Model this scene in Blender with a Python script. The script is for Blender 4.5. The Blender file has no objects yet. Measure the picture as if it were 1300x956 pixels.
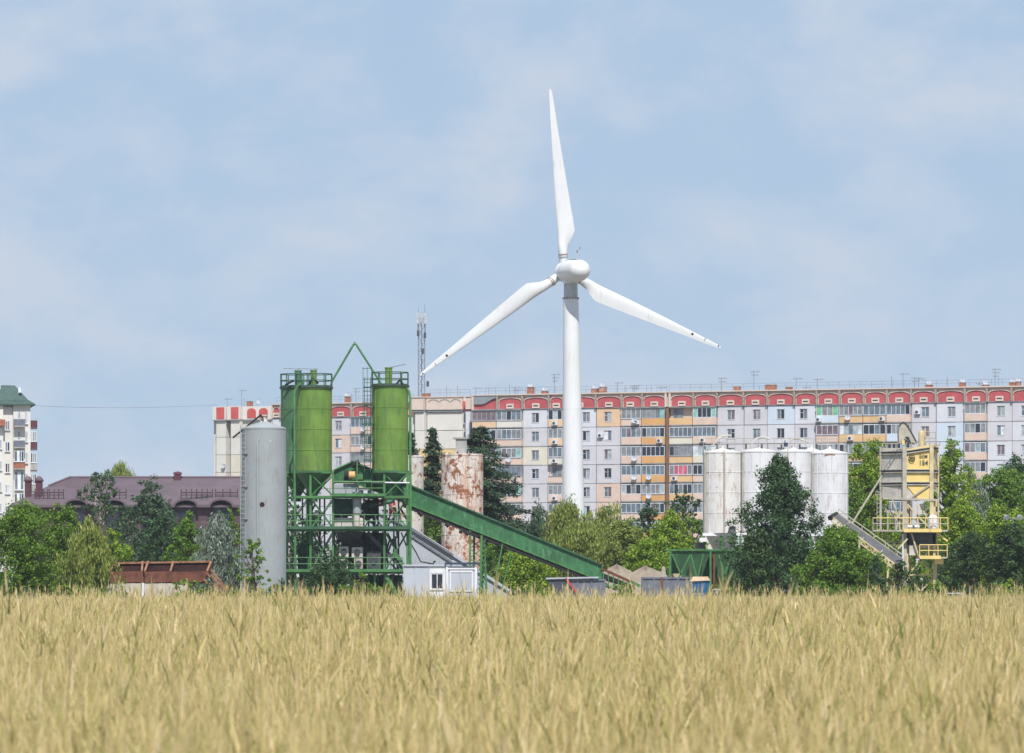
import bpy, math, random
import numpy as np
from mathutils import Vector, Matrix
R = math.radians
random.seed(7)
rng = np.random.default_rng(11)
C = bpy.context.scene.collection
scn = bpy.context.scene

# ------------------------------------------------------------------ camera, world, sun, exposure
F = 6000.0          # focal length in photograph pixels (1300 wide)
CX, HY, CZ = 650.0, 742.0, 2.6
cam_d = bpy.data.cameras.new("camera"); cam = bpy.data.objects.new("camera", cam_d); C.objects.link(cam)
cam.location = (0, 0, CZ); cam.rotation_euler = (R(90), 0, 0)
cam_d.sensor_width = 36; cam_d.lens = F / 1300 * 36
cam_d.shift_y = (HY - 478) / 1300
cam_d.clip_start = 1; cam_d.clip_end = 20000
cam_d.dof.use_dof = True; cam_d.dof.focus_distance = 440; cam_d.dof.aperture_fstop = 5.6
scn.camera = cam
SUN_EL, SUN_AZ = 55.0, 8.0      # azimuth: degrees to the right of straight behind the camera
world = bpy.data.worlds.new("World"); scn.world = world; world.use_nodes = True
nt = world.node_tree; nt.nodes.clear()
wo = nt.nodes.new("ShaderNodeOutputWorld"); bg = nt.nodes.new("ShaderNodeBackground")
sky = nt.nodes.new("ShaderNodeTexSky"); sky.sky_type = 'NISHITA'; sky.sun_disc = False
sky.sun_elevation = R(SUN_EL); sky.sun_rotation = R(180 - SUN_AZ)
sky.air_density = 1.0; sky.dust_density = 0.4; sky.ozone_density = 2.0; sky.altitude = 100
tc = nt.nodes.new("ShaderNodeTexCoord")
mp = nt.nodes.new("ShaderNodeMapping"); mp.inputs['Scale'].default_value = (10, 10, 17); mp.inputs['Location'].default_value = (3.4, 0.0, 2.9)
nz = nt.nodes.new("ShaderNodeTexNoise"); nz.inputs['Scale'].default_value = 2.3; nz.inputs['Detail'].default_value = 8; nz.inputs['Roughness'].default_value = 0.55; nz.inputs['Distortion'].default_value = 0.15
cr = nt.nodes.new("ShaderNodeValToRGB"); cr.color_ramp.elements[0].position = 0.40; cr.color_ramp.elements[1].position = 0.62
cr.color_ramp.elements[0].color = (0.78, 0.78, 0.78, 1); cr.color_ramp.elements[1].color = (1, 1, 1, 1)
cr2 = nt.nodes.new("ShaderNodeValToRGB"); cr2.color_ramp.elements[0].position = 0.45; cr2.color_ramp.elements[1].position = 0.78
cr2.color_ramp.elements[0].color = (0.485, 0.62, 0.80, 1); cr2.color_ramp.elements[1].color = (0.625, 0.685, 0.78, 1)
veil = nt.nodes.new("ShaderNodeVectorMath"); veil.operation = 'SCALE'; veil.inputs['Scale'].default_value = 10.6
tint = nt.nodes.new("ShaderNodeMix"); tint.data_type = 'RGBA'; tint.blend_type = 'MULTIPLY'; tint.inputs['Factor'].default_value = 1
tint.inputs['B'].default_value = (0.62, 0.76, 0.97, 1)
mix = nt.nodes.new("ShaderNodeMix"); mix.data_type = 'RGBA'
L = nt.links.new      # thin cloud veil
L(nz.outputs['Fac'], cr2.inputs[0]); L(cr2.outputs[0], veil.inputs[0]); L(veil.outputs[0], mix.inputs['B'])
L(tc.outputs['Generated'], mp.inputs['Vector']); L(mp.outputs[0], nz.inputs['Vector']); L(nz.outputs['Fac'], cr.inputs[0])
L(sky.outputs[0], tint.inputs['A']); L(tint.outputs['Result'], mix.inputs['A']); L(cr.outputs[0], mix.inputs['Factor'])
L(mix.outputs['Result'], bg.inputs['Color']); bg.inputs['Strength'].default_value = 0.085
L(bg.outputs[0], wo.inputs[0])
sd = bpy.data.lights.new("sun", 'SUN'); sd.energy = 5.0; sd.angle = R(0.53); sd.color = (1.0, 0.955, 0.89)
so = bpy.data.objects.new("sun", sd); C.objects.link(so)
so.rotation_euler = (R(90 - SUN_EL), 0, R(SUN_AZ))
scn.view_settings.view_transform = 'Standard'; scn.view_settings.look = 'None'
scn.view_settings.exposure = 0.12; scn.view_settings.gamma = 1.0; scn.view_settings.use_curve_mapping = False
scn.render.engine = 'CYCLES'
scn.cycles.max_bounces = 6; scn.cycles.transparent_max_bounces = 8; scn.cycles.volume_bounces = 0

def X(px, D): return (px - CX) / F * D
def Z(py, D): return CZ + (HY - py) / F * D
def P(px, py, D): return Vector((X(px, D), D, Z(py, D)))

# ------------------------------------------------------------------ materials
M = {}
def srgb(r, g, b):
    f = lambda c: (c / 255 / 12.92) if c / 255 <= 0.04045 else ((c / 255 + 0.055) / 1.055) ** 2.4
    return (f(r), f(g), f(b))
def mat(name, col, rough=0.7, metal=0.0, var=0.12, scale=1.5, spot=None, spot_amt=0.5, streak=None, streak_amt=0.5, zsc=0.15, bump=0.0, spec=0.4, second=None, ssc=1.3, grime=None):
    """paint-like surface: base colour, slow noise variation, optional rust spots and vertical streaks"""
    m = bpy.data.materials.new(name); m.use_nodes = True; n = m.node_tree.nodes; l = m.node_tree.links.new
    b = n['Principled BSDF']; b.inputs['Roughness'].default_value = rough; b.inputs['Metallic'].default_value = metal
    b.inputs['Specular IOR Level'].default_value = spec
    t = n.new("ShaderNodeTexCoord")
    def noise(sc, det=5, ro=0.6, vec=None):
        q = n.new("ShaderNodeTexNoise"); q.inputs['Scale'].default_value = sc; q.inputs['Detail'].default_value = det; q.inputs['Roughness'].default_value = ro
        l(vec if vec else t.outputs['Object'], q.inputs['Vector']); return q.outputs['Fac']
    def ramp(src, a, bb):
        q = n.new("ShaderNodeMapRange"); q.interpolation_type = 'SMOOTHSTEP'; q.inputs[1].default_value = a; q.inputs[2].default_value = bb; l(src, q.inputs[0]); return q.outputs[0]
    def mixc(fac, a, bb):
        q = n.new("ShaderNodeMix"); q.data_type = 'RGBA'; l(fac, q.inputs['Factor'])
        for key, v in (('A', a), ('B', bb)):
            if isinstance(v, tuple): q.inputs[key].default_value = (*v[:3], 1)
            else: l(v, q.inputs[key])
        return q.outputs['Result']
    lo = tuple(c * (1 - var) for c in col); hi = tuple(min(1, c * (1 + var)) for c in col)
    cur = mixc(ramp(noise(scale), 0.32, 0.68), lo, hi)
    mp = n.new("ShaderNodeMapping"); mp.inputs['Scale'].default_value = (1, 1, zsc); l(t.outputs['Object'], mp.inputs['Vector'])
    if second is not None:
        cur = mixc(ramp(noise(0.45, 6, 0.65, mp.outputs[0]), 0.45, 0.62), cur, second)
    if streak is not None:
        cur = mixc(ramp(noise(2.6, 7, 0.7, mp.outputs[0]), 0.72 - 0.3 * streak_amt, 0.86 - 0.26 * streak_amt), cur, streak)
    if spot is not None:
        cur = mixc(ramp(noise(ssc, 9, 0.72), 0.70 - 0.28 * spot_amt, 0.74 - 0.26 * spot_amt), cur, spot)
    if grime is not None:      # fine dirt with a slow mask
        mm_ = n.new("ShaderNodeMath"); mm_.operation = 'MULTIPLY'; l(ramp(noise(7.0, 6, .75, mp.outputs[0]), .48, .70), mm_.inputs[0]); l(ramp(noise(.55, 3), .42, .60), mm_.inputs[1])
        cur = mixc(mm_.outputs[0], cur, grime)
    l(cur, b.inputs['Base Color'])
    if bump:
        bp = n.new("ShaderNodeBump"); bp.inputs['Strength'].default_value = bump; bp.inputs['Distance'].default_value = 0.05
        l(noise(3.0, 6), bp.inputs['Height']); l(bp.outputs[0], b.inputs['Normal'])
    M[name] = m; return m
RUST = (0.19, 0.065, 0.028); RUST2 = (0.10, 0.035, 0.018)
mat('turbine_white', (0.68, 0.69, 0.71), 0.45, var=0.025, scale=0.25, streak=(0.60, 0.61, 0.61), streak_amt=0.4, zsc=0.04, grime=(0.54, 0.54, 0.525))
mat('turbine_grey', (0.42, 0.44, 0.45), 0.6, var=0.15, scale=2)
mat('dark', (0.02, 0.022, 0.03), 0.6)
mat('dark_metal', (0.055, 0.06, 0.068), 0.55, var=0.3, scale=2, spot=RUST2, spot_amt=0.35)
mat('lavender', (0.535, 0.535, 0.58), 0.85, var=0.05, scale=0.5, streak=(0.40, 0.40, 0.46), streak_amt=0.42)
mat('lavender_light', (0.58, 0.60, 0.655), 0.85, var=0.04, scale=0.5, streak=(0.48, 0.50, 0.56), streak_amt=0.35)
mat('pale_blue', (0.52, 0.60, 0.70), 0.85, var=0.04, scale=0.5)
mat('cream', (0.62, 0.59, 0.50), 0.85, var=0.05, scale=0.5, streak=(0.48, 0.45, 0.38), streak_amt=0.4)
mat('pinkbeige', (0.62, 0.48, 0.41), 0.85, var=0.06, scale=0.6, streak=(0.46, 0.36, 0.31), streak_amt=0.4)
mat('peach', (0.66, 0.47, 0.31), 0.85, var=0.05, scale=0.6)
mat('orange', (0.60, 0.34, 0.14), 0.8, var=0.06, scale=0.6)
mat('orange_light', (0.63, 0.42, 0.22), 0.8, var=0.06, scale=0.6)
mat('attic_beige', (0.60, 0.50, 0.44), 0.85, var=0.05, scale=0.8, streak=(0.45, 0.37, 0.33), streak_amt=0.45)
mat('attic_red', (0.42, 0.085, 0.095), 0.75, var=0.1, scale=1.0)
mat('bright_red', (0.52, 0.09, 0.08), 0.75, var=0.08, scale=1.0)
mat('white_wall', (0.63, 0.615, 0.58), 0.85, var=0.05, scale=0.4, streak=(0.52, 0.50, 0.47), streak_amt=0.5)
mat('yellow_wall', (0.62, 0.48, 0.26), 0.85, var=0.08, scale=0.5)
mat('joint', (0.21, 0.20, 0.22), 0.9)
mat('brown_joint', (0.20, 0.11, 0.07), 0.85, var=0.15)
mat('white_frame', (0.62, 0.64, 0.68), 0.5)
mat('grey_frame', (0.33, 0.34, 0.36), 0.6)
mat('brick', (0.30, 0.115, 0.07), 0.9, var=0.25, scale=4, spot=(0.36, 0.28, 0.24), spot_amt=0.45)
mat('roof_grey', (0.22, 0.25, 0.28), 0.8)
mat('roof_green', (0.045, 0.085, 0.075), 0.6, var=0.15)
mat('roof_purple', (0.115, 0.085, 0.10), 0.75, var=0.12, scale=0.6, streak=(0.085, 0.057, 0.07), streak_amt=0.5, bump=0.2)
mat('wall_purple', (0.085, 0.055, 0.065), 0.85, var=0.12)
for nme, c, ro in (('glass_blue', (0.13, 0.17, 0.21), 0.18), ('glass_dark', (0.025, 0.03, 0.045), 0.15), ('glass_pale', (0.34, 0.40, 0.43), 0.3),
                   ('glass_teal', (0.24, 0.44, 0.42), 0.3), ('glass_mauve', (0.17, 0.13, 0.155), 0.25), ('glass_grey', (0.21, 0.23, 0.25), 0.25),
                   ('glass_pink', (0.50, 0.12, 0.18), 0.4), ('glass_green', (0.16, 0.42, 0.24), 0.4), ('glass_white', (0.58, 0.62, 0.66), 0.4)):
    mat(nme, c, ro, var=0.25, scale=1.2, spec=0.5)
mat('green_tank', (0.125, 0.235, 0.04), 0.6, var=0.14, scale=0.8, spot=(0.13, 0.07, 0.03), spot_amt=0.28, ssc=1.8, streak=(0.075, 0.165, 0.045), streak_amt=0.75, bump=0.2, second=(0.19, 0.27, 0.05), grime=(0.15, 0.12, 0.045))
mat('green_tank_dull', (0.055, 0.145, 0.065), 0.6, var=0.16, scale=0.8, spot=(0.16, 0.18, 0.13), spot_amt=0.22, streak=(0.12, 0.19, 0.10), streak_amt=0.7, bump=0.15, grime=(0.14, 0.14, 0.12))
mat('green_cone', (0.055, 0.15, 0.06), 0.6, var=0.2, scale=1.0, spot=RUST, spot_amt=0.3, bump=0.2)
mat('green_frame', (0.06, 0.18, 0.06), 0.55, var=0.22, scale=1.5, spot=RUST, spot_amt=0.22)
mat('green_dark', (0.035, 0.10, 0.055), 0.6, var=0.25, scale=1.5, spot=RUST2, spot_amt=0.3)
mat('green_belt', (0.035, 0.14, 0.055), 0.55, grime=(0.05, 0.06, 0.03), var=0.25, scale=0.9, spot=RUST2, spot_amt=0.24, ssc=2.2, streak=(0.08, 0.23, 0.12), streak_amt=0.75, zsc=0.4, bump=0.25)
mat('green_bin', (0.07, 0.17, 0.085), 0.6, var=0.2, scale=0.9, spot=RUST2, spot_amt=0.2, streak=(0.07, 0.15, 0.08), streak_amt=0.4)
mat('grey_tank', (0.30, 0.33, 0.345), 0.65, grime=(0.24, 0.235, 0.22), var=0.05, scale=0.5, spot=(0.16, 0.11, 0.08), spot_amt=0.10, streak=(0.31, 0.33, 0.34), streak_amt=0.5, bump=0.08)
mat('white_tank', (0.63, 0.635, 0.665), 0.7, var=0.06, scale=0.5, spot=(0.30, 0.20, 0.15), spot_amt=0.22, ssc=2.0, grime=(0.40, 0.36, 0.33), streak=(0.46, 0.45, 0.46), streak_amt=0.62, bump=0.1)
mat('white_tank_rust', (0.63, 0.62, 0.61), 0.7, var=0.06, scale=0.5, grime=(0.38, 0.25, 0.19), ssc=2.2, spot=(0.27, 0.12, 0.08), spot_amt=0.34, streak=(0.52, 0.46, 0.38), streak_amt=0.6, bump=0.1)
mat('rusty_tank', (0.62, 0.57, 0.52), 0.75, var=0.10, scale=1.2, spot=(0.26, 0.095, 0.04), spot_amt=0.68, ssc=1.45, streak=(0.42, 0.20, 0.12), streak_amt=0.72, bump=0.3, grime=(0.17, 0.06, 0.035), second=(0.56, 0.40, 0.31))
mat('rusty_tank_light', (0.58, 0.55, 0.51), 0.75, var=0.10, scale=1.2, grime=(0.30, 0.13, 0.07), ssc=1.8, spot=(0.27, 0.11, 0.05), spot_amt=0.52, streak=(0.40, 0.27, 0.19), streak_amt=0.6, bump=0.2)
mat('concrete', (0.33, 0.33, 0.32), 0.9, var=0.15, scale=1.5, streak=(0.22, 0.22, 0.21), streak_amt=0.5)
mat('pale_concrete', (0.46, 0.42, 0.36), 0.95, var=0.12, scale=1.5)
mat('rust_panel', (0.15, 0.055, 0.035), 0.85, var=0.35, scale=1.3, spot=(0.08, 0.028, 0.02), spot_amt=0.5, streak=(0.22, 0.085, 0.05), streak_amt=0.5, bump=0.3)
mat('rust_dark', (0.04, 0.014, 0.014), 0.9, var=0.3)
mat('rust_bar', (0.27, 0.13, 0.075), 0.85, var=0.25, scale=3)
mat('shed_grey', (0.40, 0.43, 0.49), 0.7, var=0.06, scale=0.6, streak=(0.30, 0.33, 0.38), streak_amt=0.45)
mat('cabin_grey', (0.42, 0.45, 0.51), 0.7, var=0.05, scale=0.8, streak=(0.33, 0.35, 0.40), streak_amt=0.45, spot=RUST, spot_amt=0.02)
mat('cabin_white', (0.66, 0.67, 0.70), 0.6, var=0.05)
mat('navy', (0.03, 0.05, 0.095), 0.6)
mat('blue_paint', (0.02, 0.13, 0.32), 0.5, var=0.15)
mat('tan_sheet', (0.45, 0.33, 0.23), 0.9, var=0.15)
mat('sand', (0.25, 0.21, 0.165), 1.0, var=0.12, scale=2.5, bump=0.5)
mat('bin_grey', (0.14, 0.155, 0.195), 0.6, var=0.2, scale=1.5, spot=RUST, spot_amt=0.15)
mat('bin_dark', (0.06, 0.065, 0.085), 0.6, var=0.2)
mat('yellow_paint', (0.70, 0.53, 0.20), 0.7, var=0.08, scale=1.0, streak=(0.48, 0.38, 0.17), streak_amt=0.5, spot=(0.30, 0.25, 0.18), spot_amt=0.14)
mat('yellow_dusty', (0.52, 0.44, 0.26), 0.8, var=0.2, scale=1.2, spot=(0.32, 0.28, 0.22), spot_amt=0.45)
mat('dust_grey', (0.50, 0.475, 0.43), 0.9, var=0.14, scale=1.2, streak=(0.37, 0.35, 0.33), streak_amt=0.55)
mat('dust_beam', (0.40, 0.37, 0.31), 0.9, var=0.14, scale=1.5)
mat('belt_rubber', (0.10, 0.10, 0.11), 0.85)
mat('soil', (0.13, 0.095, 0.055), 1.0, var=0.2, scale=0.3)
mat('yard', (0.22, 0.20, 0.16), 1.0, var=0.2, scale=0.2)
mat('bark', (0.10, 0.08, 0.06), 0.95, var=0.3, scale=4)
mat('birch_bark', (0.42, 0.40, 0.34), 0.9, var=0.2, scale=4)
mat('mast_grey', (0.20, 0.215, 0.245), 0.6)
mat('red_cloth', (0.45, 0.03, 0.03), 0.9)
mat('wall_maroon', (0.10, 0.035, 0.05), 0.8)
mat('rubber', (0.02, 0.02, 0.02), 0.9)

def leafmat(name, c1, c2, c3=None, trans=0.3, rough=0.55):
    m = bpy.data.materials.new(name); m.use_nodes = True; n = m.node_tree.nodes; l = m.node_tree.links.new
    n.remove(n['Principled BSDF'])
    g = n.new("ShaderNodeNewGeometry"); r = n.new("ShaderNodeValToRGB")
    e = r.color_ramp.elements; e[0].color = (*c1, 1); e[1].color = (*c2, 1); e[0].position = 0.1; e[1].position = 0.85
    if c3: q = e.new(0.97); q.color = (*c3, 1)
    l(g.outputs['Random Per Island'], r.inputs[0])
    p = n.new("ShaderNodeBsdfPrincipled"); p.inputs['Roughness'].default_value = rough; p.inputs['Specular IOR Level'].default_value = 0.3
    t = n.new("ShaderNodeBsdfTranslucent"); mx = n.new("ShaderNodeMixShader"); mx.inputs[0].default_value = trans
    l(r.outputs[0], p.inputs['Base Color']); l(r.outputs[0], t.inputs['Color']); l(p.outputs[0], mx.inputs[1]); l(t.outputs[0], mx.inputs[2])
    l(mx.outputs[0], n['Material Output'].inputs[0]); M[name] = m
leafmat('leaf_mid', (0.065, 0.145, 0.014), (0.18, 0.31, 0.03), (0.29, 0.38, 0.05), trans=.38)
leafmat('leaf_bright', (0.10, 0.20, 0.012), (0.30, 0.43, 0.032), (0.45, 0.50, 0.055), trans=.38)
leafmat('leaf_yellowgreen', (0.14, 0.19, 0.035), (0.31, 0.38, 0.075), (0.44, 0.43, 0.15), trans=.38)
leafmat('leaf_dark', (0.026, 0.064, 0.024), (0.078, 0.150, 0.052), trans=0.28)
leafmat('leaf_needle', (0.020, 0.046, 0.024), (0.055, 0.105, 0.048), trans=0.12)
leafmat('leaf_deep', (0.02, 0.05, 0.015), (0.065, 0.125, 0.032), (0.12, 0.17, 0.04), trans=0.26)
leafmat('leaf_blue', (0.04, 0.08, 0.04), (0.10, 0.165, 0.085), trans=0.25)
leafmat('leaf_silver', (0.085, 0.125, 0.085), (0.26, 0.32, 0.25), (0.45, 0.5, 0.44), trans=0.2)
leafmat('crop_straw', (0.45, 0.375, 0.15), (0.78, 0.63, 0.315), (0.86, 0.69, 0.45), trans=0.30, rough=0.7)
leafmat('crop_green', (0.15, 0.20, 0.045), (0.50, 0.47, 0.15), trans=0.3, rough=0.7)

# ------------------------------------------------------------------ mesh builder
class MB:
    def __init__(s): s.v = []; s.f = []; s.mi = []; s.sm = []
    def add(s, vs, fs, mi=0, sm=False):
        o = len(s.v); s.v += [tuple(q) for q in vs]
        for f in fs: s.f.append(tuple(o + i for i in f)); s.mi.append(mi); s.sm.append(sm)
        return s
    def hexa(s, c, mi=0):      # 8 corners: bottom 4 ccw, top 4 ccw
        return s.add(c, [(3, 2, 1, 0), (4, 5, 6, 7), (0, 1, 5, 4), (1, 2, 6, 5), (2, 3, 7, 6), (3, 0, 4, 7)], mi)
    def box(s, x0, x1, y0, y1, z0, z1, mi=0):
        return s.hexa([(x0, y0, z0), (x1, y0, z0), (x1, y1, z0), (x0, y1, z0), (x0, y0, z1), (x1, y0, z1), (x1, y1, z1), (x0, y1, z1)], mi)
    def bar(s, a, b, w, d=None, mi=0):
        a = Vector(a); b = Vector(b); d = d or w; t = (b - a).normalized()
        ref = Vector((0, 1, 0)) if abs(t.y) < 0.9 else Vector((1, 0, 0))
        u = t.cross(ref).normalized() * (w / 2); q = t.cross(u).normalized() * (d / 2)
        return s.hexa([a - u - q, a + u - q, a + u + q, a - u + q, b - u - q, b + u - q, b + u + q, b - u + q], mi)
    def tube(s, pts, r, n=8, mi=0, cap=True):
        pts = [Vector(p) for p in pts]; rs = r if isinstance(r, (list, tuple)) else [r] * len(pts)
        vs = []; fs = []
        t0 = (pts[1] - pts[0]).normalized(); ref = Vector((0, 0, 1)) if abs(t0.z) < 0.9 else Vector((1, 0, 0))
        u = t0.cross(ref).normalized()
        for i, p in enumerate(pts):
            t = (pts[min(i + 1, len(pts) - 1)] - pts[max(i - 1, 0)]).normalized()
            u = (u - t * u.dot(t)).normalized(); w = t.cross(u)
            for k in range(n):
                a = 2 * math.pi * k / n; vs.append(p + (u * math.cos(a) + w * math.sin(a)) * rs[i])
        for i in range(len(pts) - 1):
            for k in range(n): fs.append((i * n + k, i * n + (k + 1) % n, (i + 1) * n + (k + 1) % n, (i + 1) * n + k))
        s.add(vs, fs, mi, True)
        if cap:
            o = len(s.v) - len(vs)
            s.f.append(tuple(o + k for k in range(n))[::-1]); s.mi.append(mi); s.sm.append(False)
            s.f.append(tuple(o + (len(pts) - 1) * n + k for k in range(n))); s.mi.append(mi); s.sm.append(False)
        return s
    def lathe(s, c, prof, n=32, mi=0, axis=None):     # prof: (height, radius)
        c = Vector(c); ax = Vector(axis).normalized() if axis else Vector((0, 0, 1))
        ref = Vector((1, 0, 0)) if abs(ax.x) < 0.9 else Vector((0, 1, 0)); u = (ref - ax * ref.dot(ax)).normalized(); w = ax.cross(u)
        vs = []; fs = []
        for h, r in prof:
            for k in range(n):
                a = 2 * math.pi * k / n; vs.append(c + ax * h + (u * math.cos(a) + w * math.sin(a)) * max(r, 1e-4))
        for i in range(len(prof) - 1):
            for k in range(n): fs.append((i * n + k, i * n + (k + 1) % n, (i + 1) * n + (k + 1) % n, (i + 1) * n + k))
        return s.add(vs, fs, mi, True)
    def prism(s, poly, thick, mi=0):           # poly: list of 3D points (planar), thick: vector
        n = len(poly); th = Vector(thick); a = [Vector(p) for p in poly]; b = [p + th for p in a]
        fs = [tuple(range(n)), tuple(range(2 * n - 1, n - 1, -1))] + [(i, i + n, (i + 1) % n + n, (i + 1) % n) for i in range(n)]
        return s.add(a + b, fs, mi)
    def build(s, name, mats, parent=None):
        me = bpy.data.meshes.new(name); o0 = Vector(ORG[parent.name]) if parent else Vector((0, 0, 0))
        v = np.array([tuple(q) for q in s.v], dtype=float) - np.array(o0)
        me.from_pydata(v.tolist(), [], s.f)
        if isinstance(mats, str): mats = [mats]
        for q in mats: me.materials.append(M[q])
        me.polygons.foreach_set('material_index', s.mi); me.polygons.foreach_set('use_smooth', s.sm); me.update()
        import bmesh
        bm = bmesh.new(); bm.from_mesh(me); bmesh.ops.recalc_face_normals(bm, faces=bm.faces); bm.to_mesh(me); bm.free()
        me.set_sharp_from_angle(angle=R(38))
        ob = bpy.data.objects.new(name, me); C.objects.link(ob)
        if parent: ob.parent = parent
        ORG[ob.name] = o0
        return ob
ORG = {}
def thing(name, label, cat, loc, group=None):
    o = bpy.data.objects.new(name, None); C.objects.link(o); o.location = loc; o.empty_display_size = 0.3
    o['label'] = label; o['category'] = cat
    if group: o['group'] = group
    ORG[o.name] = Vector(loc); return o
def tag(o, label, cat, group=None):
    o['label'] = label; o['category'] = cat
    if group: o['group'] = group
    return o
def lab(o, label): o['label'] = label; return o
def sphere_prof(r, n=8, top=True):
    return [(r * math.sin(a), r * math.cos(a)) for a in [(-math.pi / 2 + math.pi * i / n) for i in range(n + 1)]]

# ------------------------------------------------------------------ ground
g = MB()
g.add([(-3000, -200, 0), (3000, -200, 0), (3000, 12000, 0), (-3000, 12000, 0)], [(0, 1, 2, 3)])
o = g.build('ground', 'soil'); o['kind'] = 'structure'
g = MB(); g.add([(-90, 338, 0.02), (90, 338, 0.02), (110, 640, 0.02), (-110, 640, 0.02)], [(0, 1, 2, 3)])
o = g.build('yard_ground', 'yard'); o['kind'] = 'structure'

# ------------------------------------------------------------------ wind turbine
def turbine():
    D = 555.0; s = F / D
    root = thing('wind_turbine', 'tall white three-bladed wind turbine standing behind the concrete plant', 'wind turbine', (X(728.6, D), D, 0))
    hubz = Z(344, D); top = Z(362, D)
    xb = X(729.2, D); xt = X(724.6, D)
    prof = []; zs = [0, 6, 12, 20, 28, top - 1.7]
    m = MB(); pts = []; rs = []
    for i in range(15):
        t = i / 14; z = t * (top - 1.6); pts.append((xb + (xt - xb) * z / top, D, z))
        dia = 3.05 - (3.05 - 1.72) * (z / top) ** 0.9; rs.append(dia / 2)
    m.tube(pts, rs, 40, 0)
    for i in (4, 9): m.tube([(pts[i][0], D, pts[i][2] - .05), (pts[i][0], D, pts[i][2] + .05)], rs[i] + .012, 40, 0)
    m.build('tower', ['turbine_white'], root)
    m = MB(); m.tube([(xt, D, top - 1.6), (xt, D, top - 1.45), (xt, D, top - 1.44), (xt, D, top + 0.2)], [0.93, 0.93, 0.83, 0.80], 32, 0)
    for k in range(18):
        a = 2 * math.pi * k / 18; c = Vector((xt + 0.93 * math.cos(a), D + 0.93 * math.sin(a), top - 1.55)); m.box(c.x - .05, c.x + .05, c.y - .05, c.y + .05, c.z - .1, c.z + .1, 1)
    m.build('yaw_collar', ['turbine_grey', 'rust_bar'], root)
    th = R(18); ax = Vector((-math.sin(th), math.cos(th), 0.03)).normalized()      # towards the hub, away from the camera
    up = Vector((0, 0, 1)); up = (up - ax * up.dot(ax)).normalized(); side = ax.cross(up).normalized()   # side: to the right seen from behind
    c0 = Vector((xt, D, hubz - 0.05))
    # nacelle body
    m = MB()
    prof = [(-4.5 + 1.5 * (1 - math.cos(a)), 1.27 * math.sin(a)) for a in [math.pi / 2 * i / 8 for i in range(9)]]
    prof += [(-1.4, 1.31), (0.2, 1.36), (1.1, 1.32), (1.5, 1.22), (1.52, 1.0)]
    m.lathe(c0, prof, 40, 0, ax); 
    # saddle below down to the collar
    m.lathe((xt, D, top + 0.15), [(0, 0.86), (0.5, 0.98), (1.2, 1.0)], 28, 0)
    m.build('nacelle', ['turbine_white'], root)
    m = MB(); m.hexa([c0 + ax * a + side * b + up * h for h in (1.24, 1.36) for a, b in ((-2.0, -0.25), (1.2, -0.25), (1.2, 0.35), (-2.0, 0.35))], 0)
    m.build('roof_hatch', ['dark_metal'], root)
    m = MB(); pz = c0 - ax * 2.3 + up * 1.1
    m.tube([pz, pz + Vector((0, 0, 1.5))], 0.035, 6, 0); m.tube([pz + Vector((-0.3, 0, 1.45)), pz + Vector((0.35, 0, 1.45))], 0.03, 6, 0)
    m.lathe(pz + Vector((0.3, 0, 1.5)), [(0, .0), (0.02, .1), (.12, .1), (.15, 0)], 8, 1); m.lathe(pz + Vector((0, 0, 1.0)), [(0, .0), (0.0, .07), (.3, .07), (.3, 0)], 8, 1)
    m.build('wind_vane', ['turbine_grey', 'rust_bar'], root)
    # hub
    hc = c0 + ax * 2.35
    m = MB(); m.lathe(hc, [(-0.82, 0.9), (-0.6, 1.12), (0, 1.2), (0.6, 1.0), (1.0, 0.6), (1.15, 0.0)], 32, 0, ax)
    m.build('hub', ['turbine_white'], root)
    tab = [(0.7, -.5, .5, 1.0, 0), (2.0, -.52, .52, 1.0, 0), (2.45, -.52, .54, 1.0, 0), (3.3, -.50, .80, .75, 14), (4.0, -.46, 1.22, .5, 13), (4.75, -.42, 1.62, .36, 12), (6.2, -.42, 1.52, .30, 10), (8, -.42, 1.36, .26, 8),
           (11, -.38, 1.10, .22, 5), (14, -.32, .84, .19, 3), (17, -.25, .58, .17, 2), (19.5, -.18, .40, .16, 1), (21.2, -.12, .24, .16, 0), (21.55, -.04, .12, .2, 0)]
    for ang0 in (95.4, 215.2, 336.6):
        a = R(ang0); d = side * math.cos(a) + up * math.sin(a); cw = side * math.sin(a) - up * math.cos(a)   # clockwise direction seen from behind
        m = MB(); vs = []; fs = []; n = 20
        for (r, le, te, tk, tw) in tab:
            ch = te - le; mid = (te + le) / 2
            for k in range(n):
                q = 2 * math.pi * k / n; xx = math.cos(q); yy = math.sin(q)
                if tk < 0.99:
                    # airfoil-like: blunt leading edge (-), thin trailing edge (+)
                    s_ = (xx + 1) / 2; yy = yy * (1 - s_ ** 1.6 * 0.9)
                u_ = mid + xx * ch / 2; w_ = yy * tk * ch / 2
                tw_ = R(tw); uu = u_ * math.cos(tw_) - w_ * math.sin(tw_); ww = u_ * math.sin(tw_) + w_ * math.cos(tw_)
                vs.append(hc + d * r + cw * uu - ax * ww)
        for i in range(len(tab) - 1):
            for k in range(n): fs.append((i * n + k, i * n + (k + 1) % n, (i + 1) * n + (k + 1) % n, (i + 1) * n + k))
        fs.append(tuple((len(tab) - 1) * n + k for k in range(n)))
        m.add(vs, fs, 0, True)
        b = m.build('blade', ['turbine_white'], root)
        m = MB(); m.lathe(hc + d * 1.75, [(0, .5), (0, .60), (.14, .60), (.14, .5)], 24, 0, d)
        m.lathe(hc + d * 2.05, [(0, .5), (0, .585), (.07, .585), (.07, .5)], 24, 1, d); m.build('blade_flange', ['turbine_grey', 'rust_bar'], b)
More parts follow.
